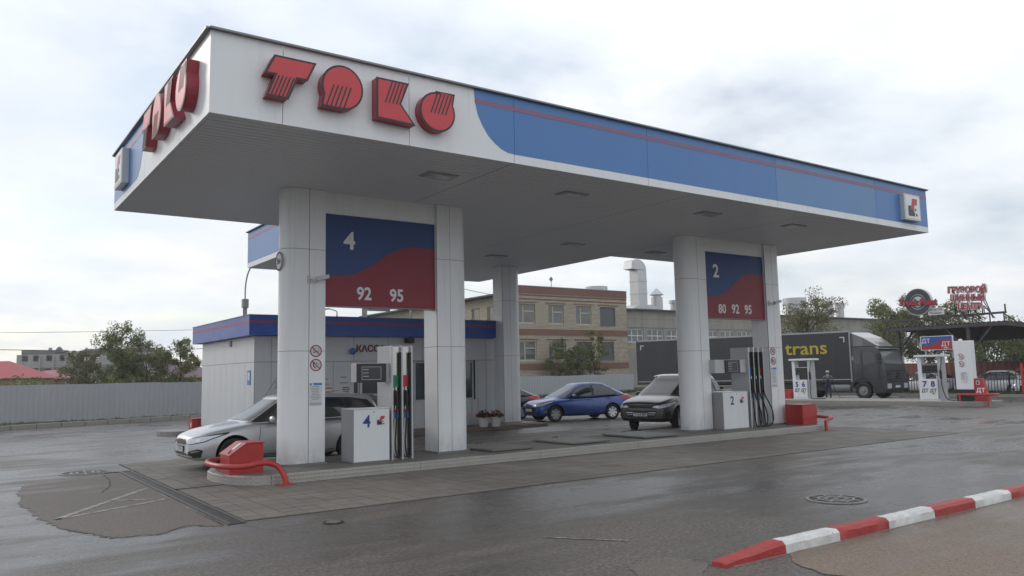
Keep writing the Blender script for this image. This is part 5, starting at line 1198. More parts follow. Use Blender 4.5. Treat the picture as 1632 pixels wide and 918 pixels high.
q = empty('roof_antenna', (45.6, 57.6, 9.8), 0, 'small square antenna on the brick building roof', 'antenna'); MB().tube([(0, 0, 0), (0, 0, .75)], .03, 6).build('mast', grey_trim, q); MB().prism([(0, .55), (.22, .8), (0, 1.05), (-.22, .8)], 'y', -.03, .03).build('panel', grey_trim, q)
# ------------------------------------------------------------------ concrete workshop hall
conc_panel = None
t = NT('stained concrete panels'); st = t.ramp(t.noise(1.0, 6, .7, t.map((.5, .5, .12))), [(.35, (.24, .225, .20)), (.6, (.34, .32, .285)), (.8, (.16, .145, .125))]); t.set('Base Color', st); t.set('Roughness', .9); conc_panel = t.m
roof_felt = M('grey roofing felt', (.105, .095, .085), .85, var=.2)
hall = empty('workshop_hall', (56, 68, 0), 0, 'long grey concrete workshop hall behind the brick building and trailer', 'building'); hw = [(64.9+i*3.35, 67.25+i*3.35+.4, 5.3, 6.9) for i in range(18)]
wall_cells(MB(), 56, 126, 0, 7.05, hw, .35, lambda u, z, d: (u-56, d, z)).build('wall', conc_panel, hall)
for i in range(12):
    a = 62.0+i*5.4
    for z0, z1 in ((7.07, 8.08), (8.10, 9.1)): MB().box(a-56+.02, a-56+5.38, -.06, .3, z0, z1).build('wall_panel', conc_panel, hall)
MB().prism([(-.6, 9.1), (-.6, 9.25), (8, 10.15), (22, 10.15), (22, 9.9), (8, 9.9)], 'x', 0, 70).build('roof', roof_felt, hall); MB().box(0, 70, .36, 22, 0, .1).box(0, .3, .36, 22, .1, 9.2).box(69.7, 70, .36, 22, .1, 9.2).box(.3, 69.7, 21.7, 22, .1, 9.9).build('wall', conc_panel, hall)
for (a, b, z0, z1) in hw[:14]: window(hall, 56, a, b, z0, z1, .1, (a+(b-a)*.33, a+(b-a)*.67), .10, pvc, old_glass, sill=False); MB().box(a-56+.1, b-56-.1, .09, .14, (z0+z1)/2-.05, (z0+z1)/2+.05).build('transom', pvc, [c for c in hall.children if c.name.startswith('window')][-1])
zinc = M('galvanised duct', (.48, .48, .49), .35, .7, var=.15, vscale=1.5)
q = empty('exhaust_duct', (68.1, 69.0, 9.3), 0, 'tall galvanised exhaust duct with bent top on the workshop roof', 'duct'); prof = []
for za, zb in ((0, 1.9), (1.95, 3.4), (3.45, 4.75)): MB().box(-.72, .72, -.72, .72, za, zb).build('duct_section', zinc, q)
for z in (1.925, 3.425): MB().box(-.78, .78, -.78, .78, z-.05, z+.05).build('flange', zinc, q)
MB().prism([(.72, 4.8)]+[(-.7+1.42*math.cos(R(a)), 4.8+1.25*math.sin(R(a))) for a in range(10, 135, 10)]+[(-1.75, 4.85), (-.72, 4.8)], 'y', -.72, .72).build('elbow', zinc, q)
MB().prism([(-2.3, 0), (2.3, 0), (1.2, .5), (-1.2, .5)], 'y', -1.4, 1.2).build('roof_collar', zinc, q)
def cowl(loc, r, h, lab, cone=True):
    q = empty('roof_vent', loc, 0, lab, 'roof vent', 'vents on the workshop roof'); MB().lathe([(r, -.8), (r, h*.5)], seg=16).build('pipe', zinc, q, smooth=True)
    if cone: MB().lathe([(r*.75, h*.5), (r*.75, h*.62), (r*1.25, h*.66), (r*.25, h*1.05), (.01, h*1.1)], seg=16).build('cap', zinc, q, smooth=True)
    else: MB().lathe([(r*1.25, h*.5), (r*1.25, h), (.01, h*1.05)], seg=16).build('cap', zinc, q, smooth=True)
cowl((72.2, 70, 10.1), .72, 1.9, 'conical roof vent right of the tall exhaust duct'); cowl((62.2, 70, 10.4), 1.05, 1.5, 'wide round vent left of the tall exhaust duct', False); cowl((75.6, 70, 10.0), .7, .8, 'low vent right of the conical one', False)
cowl((100.6, 70, 10.1), 1.35, 1.9, 'wide roof vent above the yellowing tree', False); cowl((109.0, 70, 10.1), .75, 2.0, 'slim vent beside the wide one on the workshop roof'); cowl((112.0, 70, 10.1), .6, 1.6, 'rightmost small vent on the workshop roof', False)
MB().prism([(57, 4.6), (64.6, 4.6), (64.6, 4.8), (57, 4.8)], 'y', 66.5, 66.7).build('gas_pipe', M('yellow pipe', (.45, .33, .06), .5)); tag(bpy.data.objects['gas_pipe'], 'yellow pipe along the workshop beside the brick building', 'pipe')

# ------------------------------------------------------------------ unfinished building, houses, lamps and wires on the left
ruin_m = M('unfinished masonry', (.30, .28, .265), .9, var=.2, vscale=.4, grime=.3); ruin_d = M('ruin roof slab', (.13, .125, .12), .9, var=.3, vscale=.5)
ax = math.atan2(172.98-188.6, 33.5-11.5); rl = 27.0
ru = empty('unfinished_building', (11.5, 188.6, 0), ax, 'roofless grey unfinished building with empty windows far left', 'building'); fl = [2.5, 5.05, 7.6]
ro = []
for i, x in enumerate((1.0, 3.3, 5.9, 8.6, 10.4, 13.2, 15.5, 18.2, 20.4, 23.0)):
    for z in (-.1, 2.55, 5.1)[0:]: ro.append((x, x+1.25, z+1.3, z+2.5))
wall_cells(MB(), 0, rl, 0, 7.75, ro, .4, lambda u, z, d: (u, d, z)).build('wall', ruin_m, ru); wall_cells(MB(), 0, rl, 0, 7.75, [(a+.1, b+.4, c, d) for a, b, c, d in ro if int(a) % 2 == 0], .4, lambda u, z, d: (u, 9+d, z)).build('wall', ruin_m, ru)
for x in (0, rl-.4): MB().box(x, x+.4, .4, 9, 0, 7.75).build('wall', ruin_m, ru)
for z in fl: MB().box(.4, rl-.4, .4, 9, z-.25, z).build('floor_slab', ruin_d, ru)
for x in (4.7, 7.4, 9.9, 12.4): MB().box(x, x+.35, -.45, -.01, 0, 7.4).build('pier', ruin_m, ru)
for z in (2.5, 5.05): MB().box(4.7, 10.0, -.45, -.02, z-.12, z+.05).build('balcony', M('rusty balcony edge', (.20, .11, .09), .8), ru)
MB().prism([(0, 7.76), (0, 8.75), (2, 8.8), (9.2, 8.6), (9.8, 8.0), (10.6, 8.55), (11.4, 8.0), (12.4, 8.5), (13, 8.75), (rl, 8.75), (rl, 7.76)], 'y', 1.5, 2.0).build('roof_wall', ruin_d, ru); MB().prism([(7.0, 8.2), (8.0, 9.3), (9.0, 8.2)], 'y', .6, 1.4).build('gable', ruin_d, ru); MB().box(4.9, 5.4, 2.5, 3.0, 8.7, 9.2).build('chimney', ruin_m, ru)
def hip_house(name, c, w, d, h, rh, rot, rm, lab):
    q = empty(name, c, rot, lab, 'house'); MB().box(-w/2, w/2, -d/2, d/2, 0, h).build('wall', M('house wall brick', (.22, .13, .09), .9, var=.2), q)
    rv = [(-w/2-.4, -d/2-.4, h), (w/2+.4, -d/2-.4, h), (w/2+.4, d/2+.4, h), (-w/2-.4, d/2+.4, h), (-w/2+d/2, 0, h+rh), (w/2-d/2, 0, h+rh)]
    MB().add(rv, [(0, 1, 5, 4), (1, 2, 5), (2, 3, 4, 5), (3, 0, 4), (0, 3, 2, 1)]).build('roof', rm, q)
    f = MB().box(-w*.2, w*.05, -d/2-.03, -d/2+.02, h*.4, h*.8).build('window', pvc, q); return q
hip_house('red_roofed_house', (5.2, 114.0, 0), 9.5, 7.0, 2.6, 2.1, R(-35), M('red roof tiles', (.36, .06, .065), .6, var=.12), 'house with bright red hip roof at the far left')
hip_house('pink_roofed_house', (11.2, 118.0, 0), 5.5, 4.0, 2.5, 1.1, R(-35), M('faded pink roof', (.34, .15, .16), .7), 'low house with faded pink roof right of the red roof')
hip_house('purple_roofed_house', (20.6, 90.2, 0), 6.0, 4.4, 2.2, 1.75, R(-40), M('purple grey roof', (.13, .085, .10), .6), 'house with purple grey roof left of the cash office')
pole_c = M('concrete lamp pole', (.24, .235, .225), .8, var=.15)
q = empty('street_lamp', (12.2, 40.4, 0), 0, 'street lamp with curved arm behind the cash office', 'street lamp'); MB().tube([(0, 0, 0), (0, 0, 5.85)], [.13, .10], 10).build('pole', pole_c, q, smooth=True); MB().tube(smooth_pts([(0, 0, 5.8), (.0, -.02, 6.6), (.08, -.2, 7.3), (.3, -.5, 7.75), (.8, -1.0, 7.95)]), .035, 7).build('arm', grey_trim, q); MB().box(-.14, .14, -.14, .14, 5.5, 5.95).build('collar', grey_trim, q); MB().bar((.8, -1, 7.95), (1.2, -1.4, 7.95), .22, .12).build('lamp_head', grey_trim, q)
q = empty('street_lamp', (23.95, 56.45, 0), 0, 'small distant street lamp seen under the fuel board above the cash office', 'street lamp'); MB().tube([(0, 0, 0), (0, 0, 6.6)], [.1, .06], 8).build('pole', grey_trim, q); MB().tube(smooth_pts([(0, 0, 6.6), (-.05, .03, 6.9), (-.5, .3, 7.1)]), .04, 6).build('arm', grey_trim, q); MB().bar((-.5, .3, 7.1), (-.8, .48, 7.05), .16, .1).build('lamp_head', grey_trim, q)
q = MB().tube([(19.22, 41.4, 0), (19.22, 41.4, 7.3)], .15, 10).build('utility_pole', pole_c, smooth=True); tag(q, 'grey concrete pole standing behind the cash office', 'pole')
q = empty('power_pole', (33.2, 62, 0), 0, 'power pole with crossarm seen right of the pillar above the cash office', 'pole'); MB().tube([(0, 0, 0), (0, 0, 11.4)], [.16, .11], 8).build('mast', grey_trim, q); MB().bar((-1.2, .5, 10.9), (1.2, -.5, 10.9), .1, .1).build('crossarm', grey_trim, q)
wire_m = M('cable black', (.03, .03, .03), .6)
def wire(a, b, sag, lab, r=.018):
    a, b = Vector(a), Vector(b); pts = [a.lerp(b, i/14)-Vector((0, 0, sag*4*(i/14)*(1-i/14))) for i in range(15)]; tag(MB().tube(pts, r, 5).build('overhead_wire', wire_m), lab, 'wire', 'overhead wires')
wire((-20, 100, 7.2), (19.22, 73, 6.4), .25, 'upper overhead wire across the left sky'); wire((-12, 95, 6.0), (6.5, 81.5, 4.85), .1, 'lower overhead wire at the far left over the red roof', .03); wire((6.5, 81.5, 4.85), (19.4, 72.5, 4.75), .2, 'overhead wire running behind the trees to the cash office', .025)
wire((33.2, 62, 10.9), (60, 78, 11), .5, 'overhead wire from the power pole over the brick building', .03); wire((33.2, 62, 10.9), (19.22, 41.4, 7.2), .5, 'overhead wire from the power pole towards the left', .03)

# ------------------------------------------------------------------ tyre shop shed, signs, wall and railing on the right
brown_steel = M('brown shed steel', (.055, .045, .045), .6, .1, var=.15); shed_sheet = M('brown profiled roof sheet', (.075, .062, .066), .6, .1, var=.12)
SX, SY0, SY1 = 52.0, 19.0, 28.9
shed = empty('tyre_shop_shed', (SX, SY0, 0), 0, 'dark brown open shed with profiled roof behind the diesel pumps', 'shed'); mb = MB(); pt = .28; yy = 0; line = []
while yy < SY1-SY0: line += [(yy, 0), (yy+pt*.5, 0), (yy+pt*.6, -.05), (yy+pt*.9, -.05)]; yy += pt
line = [(y+2.5, z) for y, z in line if y+2.5 <= SY1-SY0]
for (y, z) in line: mb.v += [(-.5, y, 4.47+z), (9, y, 3.6+z)]
for i in range(len(line)-1): mb.f.append((2*i, 2*i+1, 2*i+3, 2*i+2)); mb.mi.append(0)
mb.build('roof', shed_sheet, shed, fix=False)
line2 = [(-6+i*.14, -.05*(i % 2)) for i in range(61)]; mb = MB()
for (y, z) in line2: mb.v += [(-.5, y+.0, 4.47-(2.5-y)*.16+z), (9, y+.0, 3.6-(2.5-y)*.16+z)]
for i in range(len(line2)-1): mb.f.append((2*i, 2*i+1, 2*i+3, 2*i+2)); mb.mi.append(0)
mb.build('roof', shed_sheet, shed, fix=False)
MB().bar((-.45, 2.4, 4.30), (-.45, 9.9, 4.30), .12, .22).build('edge_beam', brown_steel, shed); MB().bar((-.45, 2.4, 4.28), (-.45, -6, 2.95), .12, .22).build('edge_beam', brown_steel, shed)
for py in (9.2, 4.7, -.2, -5): MB().bar((-.3, py, 0), (-.3, py, 4.25 if py > 2.4 else 4.2-(2.4-py)*.16), .2, .2, (1, 0, 0)).build('post', brown_steel, shed)
for py in (9.2, 4.7, -.2): MB().bar((8.6, py, 0), (8.6, py, 3.4 if py > 2 else 3.0), .2, .2, (1, 0, 0)).build('post', brown_steel, shed)
for (a, b) in (((-.3, 9.2, 2.6), (-.3, 7.8, 4.2)), ((-.3, 4.7, 2.6), (-.3, 6.1, 4.2)), ((-.3, 4.7, 2.6), (-.3, 3.3, 4.2)), ((-.3, 9.2, 2.9), (1.5, 9.2, 4.1)), ((-.3, 4.7, 2.9), (1.5, 4.7, 4.1))): MB().bar(a, b, .09, .09).build('brace', brown_steel, shed)
rails = empty('roof_gantry', (51.7, 19, 4.47), 0, 'brown steel gantry carrying the signs along the shed roof edge', 'gantry'); MB().bar((0, 2.45, .5), (0, 10.2, .42), .09, .13).build('rail', brown_steel, rails)
for py in (2.6, 3.4, 4.4, 5.2, 6.2, 7.4, 8.6, 9.8): MB().bar((0, py, -.05), (0, py, .46), .06).build('post', brown_steel, rails); 
for py in (2.6, 4.4, 6.2): MB().bar((0, py, .44), (1.0, py-.3, -.1), .05).build('strut', brown_steel, rails)
MB().tube([(0, 2.5, .5), (0, 2.5, 1.0)], .05, 6).build('finial', brown_steel, rails)
def stand(parent, pts, z0): 
    for (y, zt) in pts: MB().bar((0, y, z0), (0, y, zt), .05).bar((0, y, zt*.9), (.9, y-.2, z0-.2), .04).build('strut', brown_steel, parent)
sgw = M('sign edge white', (.62, .62, .62), .45, var=.06); sgr = M('sign lettering red', (.42, .03, .05), .45); sgd = M('tyre sign dark', (.035, .037, .045), .5)
tp = empty('tyre_sign', (51.6, 26.62, 6.02), 0, 'round tyre shaped sign with red lettering above the shed', 'sign')
MB().lathe([(.001, .12), (.88, .12), (.88, -.12), (.84, -.12), (.84, -.10), (.001, -.10)], seg=44, axis='x').build('disc', sgw, tp); MB().lathe([(.50, -.11), (.50, -.135), (.84, -.135), (.84, -.11)], seg=44, axis='x').build('tread_ring', sgd, tp); MB().lathe([(.36, -.11), (.36, -.13), (.45, -.13), (.45, -.11)], seg=36, axis='x').build('hub_ring', sgd, tp)
text('lettering_edge', 'Truck Point', .52, sgd, (-.16, -.02, -.05), 'side', tp, bold=.05, xs=.98, extrude=.01, rot=(R(90), R(3), R(-90))); text('lettering', 'Truck Point', .52, sgr, (-.19, -.02, -.05), 'side', tp, bold=.022, xs=.98, extrude=.012, rot=(R(90), R(3), R(-90)))
for y in (-.5, .5): MB().bar((.1, y, -1.2), (.1, y, -.6), .06).build('strut', brown_steel, tp)
sp_ = empty('small_sign', (51.6, 25.55, 5.32), 0, 'small white two line sign below the tyre sign', 'sign'); MB().box(-.04, .04, -.5, .5, -.22, .22).build('board', sgw, sp_); text('line', 'BRIDGESTONE', .16, M('dark green print', (.03, .08, .06), .5), (-.045, 0, .11), 'side', sp_, bold=.004, xs=.82); text('line', 'Firestone', .19, ink, (-.045, 0, -.10), 'side', sp_, bold=.004); MB().box(-.043, -.0405, -.48, .48, -.005, .005).build('rule', ink, sp_)
for y in (-.3, .3): MB().bar((.06, y, -.5), (.06, y, .1), .04).build('strut', brown_steel, sp_)
for body, y, z, sz, sh, lab in (('ГРУЗОВОЙ', 23.55, 6.50, .50, .0, 'top row of red Cyrillic letters on the shed roof sign'), ('ШИННЫЙ', 23.55, 6.00, .50, .0, 'middle row of red Cyrillic letters on the shed roof sign'), ('ЦЕНТР', 23.45, 5.46, .50, .0, 'bottom row of red Cyrillic letters on the shed roof sign')):
    q = empty('letter_board', (51.6, y, z), 0, lab, 'sign', 'letter rows above the shed'); rt_ = (R(90), R(4), R(-90))
    b_ = text('backing', body, sz, sgw, (-.0, 0, 0), 'side', q, bold=.055, extrude=.06, rot=rt_, xs=.86); text('lettering', body, sz, sgr, (-.075, 0, 0), 'side', q, bold=.012, extrude=.01, rot=rt_, xs=.86)
    stand(q, ((-.8, 0.0), (.0, 0.0), (.8, 0.0)), 4.9-z)
redw = M('red brown container wall', (.20, .075, .062), .7, var=.2, vscale=.6, grime=.15)
cw = profiled_fence('red_profiled_fence', (60, 40), (60, 6), 2.05, redw, 'long red brown profiled wall behind the white cars', .0, 2.4, .4)
lr = empty('low_slate_shed', (66, 14, 0), 0, 'low shed with slate grey roof behind the red brown wall', 'shed'); MB().box(0, 6, -8, 9, 0, 2.6).build('wall', redw, lr); MB().prism([(-.4, 2.62), (6.4, 4.0), (6.4, 3.8), (-.4, 2.45)], 'y', -8.5, 9.5).build('roof', M('slate grey roof', (.12, .13, .155), .6, var=.1), lr)
rl_ = empty('iron_railing', (50.2, 6, 0), R(90), 'black iron bar railing in front of the parked white cars', 'railing'); bar_m = MB().bar((0, 0, .1), (0, 0, 1.38), .03, .03, (1, 0, 0)).mesh('bar', black_iron)
for i in range(124): o = bpy.data.objects.new('bar', bar_m); link(o, rl_); o.location = (i*.17, 0, 0)
for z in (.28, 1.22): MB().box(0, 21, -.02, .02, z, z+.04).build('rail', black_iron, rl_)
for i in range(8): MB().box(i*3-.04, i*3+.04, -.04, .04, 0, 1.45).build('post', black_iron, rl_)
MB().box(49.3, 49.5, 4, 34, -.02, .16).build('kerb_line', concrete); bpy.data.objects['kerb_line']['kind'] = 'structure'
gt = empty('red_gate_post', (50.0, 20.2, 0), 0, 'red steel post of the railing at the right edge', 'post'); MB().bar((0, 0, 0), (0, 0, 1.9), .12, .12, (1, 0, 0)).build('post', fire_red, gt); MB().bar((0, -.5, 1.55), (0, .3, 1.55), .06).build('arm', fire_red, gt)
# ------------------------------------------------------------------ diesel island
DR = R(-84)
o = MB().prism([(37.0, 29.6), (36.75, 27.5), (38.05, 17.8), (38.35, 17.2), (39.2, 17.0), (40.3, 17.2), (40.6, 17.8), (40.6, 29.6)], 'z', -.02, .2).build('diesel_island', concrete, bevel=.02); tag(o, 'grey kerbed island of the diesel pumps beside the truck', 'island')
def diesel_pump(loc, nums, subs, lab):
    q = empty('diesel_dispenser', loc, DR, lab, 'fuel dispenser', 'diesel dispensers'); g_c = M('column post aluminium')
    MB().box(-.72, .72, -.12, .55, 2.10, 2.20).build('roof_slab', cab_white, q, bevel=.02); MB().prism([(-.60, 0), (-.40, 0), (-.44, 2.09), (-.62, 2.09)], 'y', .02, .42).build('post', cab_white, q); MB().prism([(.30, 0), (.56, 0), (.52, 2.09), (.30, 2.09)], 'y', .02, .42).build('post', g_c, q)
    c = MB().box(-.50, .28, -.10, .40, .06, 1.03).build('cabinet', cab_white, q, bevel=.02); MB().box(-.56, .36, -.08, .38, 0, .06).build('plinth', cab_white, c)
    h_ = MB().box(-.41, .31, .03, .36, 1.32, 1.74).build('display_head', disp_black, q, bevel=.01); MB().box(-.34, .24, .018, .029, 1.42, 1.66).build('screen', screen, h_); MB().box(-.40, .30, .012, .029, 1.70, 1.73).build('trim', steel, h_)
    for s_, x in zip(nums, (-.30, .08)): text('numeral', s_, .38, navy, (x, -.106, .78), parent=c, bold=.014)
    for s_, x in zip(subs, (-.30, .08)):
        text('grade', 'ДТ', .22, ink, (x, -.106, .47), parent=c, bold=.006)
        if s_: text('grade', s_, .075, sred, (x, -.106, .33), parent=c, bold=.003)
    MB().box(.38, .48, -.03, .019, 1.05, 1.45).build('nozzle', rubber, q, bevel=.01)
    MB().tube(smooth_pts([(.43, -.02, 1.1), (.50, -.08, .6), (.66, -.12, .12), (.9, -.12, .03), (1.1, -.1, .03)] if nums[0] == '7' else [(.43, -.02, 1.1), (.46, -.08, .6), (.50, -.10, .1), (.62, -.10, .03), (1.3, -.1, .03)]), .022, 7).build('hose', rubber, q, smooth=True)
    MB().tube(smooth_pts([(.43, -.02, 1.45), (.50, -.06, 1.7), (.52, 0, 2.05)]), .02, 6).build('hose', rubber, q, smooth=True)
diesel_pump((38.55, 26.6, .2), '56', ('', 'евро'), 'diesel dispenser numbered 5 and 6 in front of the dark trailer'); diesel_pump((38.95, 19.75, .2), '78', ('', 'евро'), 'diesel dispenser numbered 7 and 8 in front of the shed')
wp = empty('diesel_pillar', (38.5, 18.02, .2), DR, 'short white pillar with black foot at the right end of the diesel island', 'pillar'); MB().box(-.36, .38, 0, .5, .55, 2.8).build('cladding', white_clad, wp, bevel=.01); MB().box(-.37, .39, -.01, .51, 0, .548).build('foot', M('pillar foot black', (.02, .02, .022), .5), wp); MB().lathe([(.09, 2.8), (.09, 2.86), (.01, 2.9)], (-.1, .2, 0), 12).build('lamp', cab_white, wp)
def ps(dz, lab, ph): round_sign((38.5+.0-.012, 18.1, .2+dz), lab, ph, .14, 'side')
ps(2.06, 'upper round prohibition sign on the white diesel pillar', False); ps(1.72, 'lower round prohibition sign on the white diesel pillar', True)
notice((38.49, 18.06, 1.30), .3, .46, 'white safety notice with blue header on the diesel pillar', 'side', icons=False)
ds = empty('diesel_sign', (38.95, 19.38, 2.62), DR, 'blue and red board with white letters above the diesel dispenser', 'sign'); MB().box(-.74, .74, 0, .10, 0, .68).build('frame', cab_white, ds, bevel=.006); MB().box(-.70, .70, -.006, -.0005, .03, .65).build('blue_field', M('diesel sign blue', (.03, .09, .33), .45), ds)
MB().prism([(-.70, .032)]+[(-.70+1.4*i/16, .22+.27*(.5-.5*math.cos(PI*min(1, max(0, (i/16-.1)/.7))))) for i in range(17)]+[(.70, .032)], 'y', -.009, -.0065).build('red_wave', M('diesel sign red', (.36, .03, .045), .45), ds); text('lettering', 'ДТ', .28, sign_txt, (-.48, -.012, .44), parent=ds, bold=.004); text('lettering', 'ДТ', .28, sign_txt, (.42, -.012, .27), parent=ds, bold=.004); text('lettering', 'евро', .10, sign_txt, (.42, -.012, .10), parent=ds, bold=.002)
MB().box(-.6, -.54, .1, .16, -.4, .6).build('bracket', cab_grey, ds); MB().box(.62, .68, .1, .16, -.4, .6).build('bracket', cab_grey, ds)
cn = empty('fire_equipment_box', (38.55, 17.42, .2), DR, 'tapered red box with white lettering at the right end of the diesel island', 'box'); MB().add([(-.3, 0, 0), (.32, 0, 0), (.32, .5, 0), (-.3, .5, 0), (-.24, .1, 1.05), (.12, .1, 1.05), (.12, .4, 1.05), (-.24, .4, 1.05)], [(0, 3, 2, 1), (4, 5, 6, 7), (0, 1, 5, 4), (1, 2, 6, 5), (2, 3, 7, 6), (3, 0, 4, 7)]).build('box', fire_red, cn, bevel=.012)
tl_ = math.atan2(.1, 1.05); o = MB().box(-.07, .07, -.004, 0, -.09, .09).build('emblem', sticker, cn); o.location = (-.06, .078, .86); o.rotation_euler = (-tl_, 0, 0); MB().prism([(-.04, .06), (.05, .06), (.03, 0), (.05, -.06), (-.05, -.06), (-.05, 0)], 'y', -.007, -.0045).build('mark', ink, o); text('lettering', 'ДТ', .26, sign_txt, (.04, .045, .50), parent=cn, bold=.008, rot=(R(90)-tl_, 0, 0)); text('lettering', 'от 10000', .07, sign_txt, (.06, .018, .26), parent=cn, rot=(R(90)-tl_, 0, 0))
gp3 = empty('guard_pipe', (38.3, 17.7, 0), DR, 'red guard rail on two legs before the diesel pillar', 'guard pipe', 'red guard pipes'); MB().tube(smooth_pts([(-.6, .1, .52), (0, .02, .52), (.75, .0, .52), (.95, .3, .52), (.9, .8, .52)]), .055, 9).build('rail', pipe_red, gp3, smooth=True)
for x in (-.48, .68): MB().tube([(x, .05, 0), (x, .05, .5)], .05, 8).build('leg', pipe_red, gp3)
plain_box((38.6, 28.15, .2), DR, .66, .5, .5, 'red sand box at the left end of the diesel island, left of pump 5')

# ------------------------------------------------------------------ articulated truck
curtain = M('charcoal truck curtain', (.030, .031, .034), .5, var=.12, vscale=.5, grime=.06); cabp = car_paint('black cab paint', (.028, .029, .033), .28, .2); chassis = M('truck chassis', (.035, .034, .033), .7, var=.2); alu = M('aluminium truck trim', (.36, .36, .36), .4, .5)
TH = math.atan2(-.959, .283)
trk = empty('articulated_truck', (43.62, 26.7, 0), TH, 'black articulated truck with dark curtain trailer parked behind the diesel pumps', 'truck')
# trailer: right side plane is y=0, left side y=2.5; slightly bellied curtain
mb = MB(); nx, nz = 40, 6
for i in range(nx+1):
    for j in range(nz+1): x = -14.3+14.2*i/nx; u = j/nz; mb.v.append((x, -.012-.03*math.sin(PI*u)*abs(math.sin(i*.8)), 1.08+2.86*u))
for i in range(nx):
    for j in range(nz): a = i*(nz+1)+j; mb.f.append((a, a+nz+1, a+nz+2, a+1)); mb.mi.append(0)
cu = mb.build('curtain', curtain, trk, smooth=True, fix=False)
MB().box(-14.3, -.1, 0, 2.5, 1.08, 3.95).build('cargo_box', curtain, trk); MB().box(-14.32, -.08, -.03, 2.53, 3.94, 4.04).build('roof_rail', alu, trk); MB().box(-14.3, -.1, -.035, 2.52, .98, 1.09).build('bottom_rail', chassis, trk); MB().box(-14.3, -.1, -.05, -.036, 1.14, 1.18).build('reflective_strip', M('reflective strip', (.5, .5, .48), .4), trk)
MB().box(-.10, -.03, -.04, 2.54, 1.0, 4.06).build('front_frame', alu, trk); MB().box(-14.38, -14.3, -.03, 2.53, .95, 4.04).build('rear_frame', chassis, trk)
text('lettering', 'trans', 1.12, M('yellow lettering', (.50, .38, .035), .5), (-2.62, -.055, 3.05), parent=trk, bold=.012, xs=1.12)
for x0, s_ in ((-.62, 1), (-14.05, -1)):
    MB().box(x0-.0 if s_ > 0 else x0, x0+.28, -.062, -.05, 3.62, 3.68).box((x0+.22) if s_ > 0 else x0, (x0+.28) if s_ > 0 else x0+.06, -.062, -.05, 3.36, 3.62).build('corner_mark', sticker, trk)
MB().box(-13.5, -1.0, .5, .7, .75, 1.0).box(-13.5, -1.0, 1.8, 2.0, .75, 1.0).build('chassis_rail', chassis, trk); MB().box(-9.0, -4.8, .02, .06, .55, .62).box(-9.0, -4.8, .02, .06, .80, .87).build('side_guard', alu, trk); MB().box(-4.7, -3.4, .1, .7, .45, .95).build('pallet_box', chassis, trk, bevel=.02)
MB().lathe([(.32, -1.5), (.34, -1.48), (.34, -.25), (.32, -.23)], (0, .45, .70), 18, 'x').build('fuel_tank', alu, trk, smooth=True); MB().box(-2.4, -1.6, .12, .7, .5, 1.02).build('battery_box', chassis, trk, bevel=.02)
def twheel(x, y, s_, r=.5):
    w_ = MB().lathe([(.29, -.15), (.44, -.17), (.49, -.14), (r, -.1), (r, .1), (.49, .14), (.44, .17), (.29, .15), (.29, -.15)], seg=30, axis='y').build('wheel', tyre_m, trk, smooth=True); w_.location = (x, y, r); MB().lathe([(.29, s_*.12), (.27, s_*.13), (.22, s_*.06), (.12, s_*.06), (.11, s_*.16), (.001, s_*.17)], seg=24, axis='y').build('rim', M('dusty steel rim', (.26, .26, .25), .5, .4), w_, smooth=True)
    for k_ in range(10): pass
for x in (.88, -2.75, -9.6, -10.9, -12.2):
    for y, s_ in ((.2, -1), (2.3, 1)): twheel(x, y, s_)
# cab
arch = [(.88+.64*math.cos(R(a)), .52+.64*math.sin(R(a))) for a in range(165, 14, -15)]
side = [(.10, .62)]+arch+[(1.60, .34), (2.22, .36), (2.32, .55), (2.32, 1.15), (2.27, 1.65), (2.18, 1.95), (1.92, 2.92), (1.78, 3.04), (.10, 3.06)]
cab = MB().prism(side, 'y', .03, 2.47).build('cab', cabp, trk, bevel=.045, bseg=3)
def slab(nm, pts, mat, par=None): return MB().add(pts, [tuple(range(len(pts)))]).build(nm, mat, par or trk, fix=False)
def front_quad(nm, y0, y1, za, zb, mat, off=.012):
    def fx(z):
        for (x0, z0), (x1, z1) in zip(side[-7:-1], side[-6:]):
            if z0 <= z <= z1: return x0+(x1-x0)*(z-z0)/(z1-z0)
        return 2.32
    zs_ = sorted({za, zb, *[z for z in (.55, 1.15, 1.65, 1.95, 2.92) if za < z < zb]}); mb = MB()
    for z in zs_: mb.v += [(fx(z)+off, y0, z), (fx(z)+off, y1, z)]
    for i in range(len(zs_)-1): mb.f.append((2*i, 2*i+1, 2*i+3, 2*i+2)); mb.mi.append(0)
    return mb.build(nm, mat, cab, fix=False)
front_quad('windscreen', .18, 2.32, 2.02, 2.84, M('truck windscreen', (.13, .15, .155), .1, spec=.9)); front_quad('grille', .42, 2.08, .98, 1.62, trim_black, .010)
for z in (1.06, 1.20, 1.34, 1.48): front_quad('grille_bar', .46, 2.04, z, z+.06, M('grille grey', (.10, .10, .105), .35, .4), .03)
for y0 in (.10, 1.95): front_quad('headlight', y0, y0+.46, .62, .90, lampg, .012)
front_quad('bumper_grille', .65, 1.85, .40, .62, trim_black, .012); front_quad('number_plate', .98, 1.52, .66, .78, plate_m, .02)
MB().lathe([(.15, 2.345), (.15, 2.375), (.185, 2.375), (.185, 2.345)], (0, 1.25, 1.36), 24, 'x').build('emblem_ring', chrome, cab); mb = MB()
for a in (90, 210, 330): mb.bar((2.365, 1.25, 1.36), (2.365, 1.25+.165*math.cos(R(a)), 1.36+.165*math.sin(R(a))), .035, .012, (1, 0, 0))
mb.build('emblem_star', chrome, cab); MB().box(1.98, 2.30, .05, 2.45, 2.95, 3.03).build('sun_visor', trim_black, cab, bevel=.01)
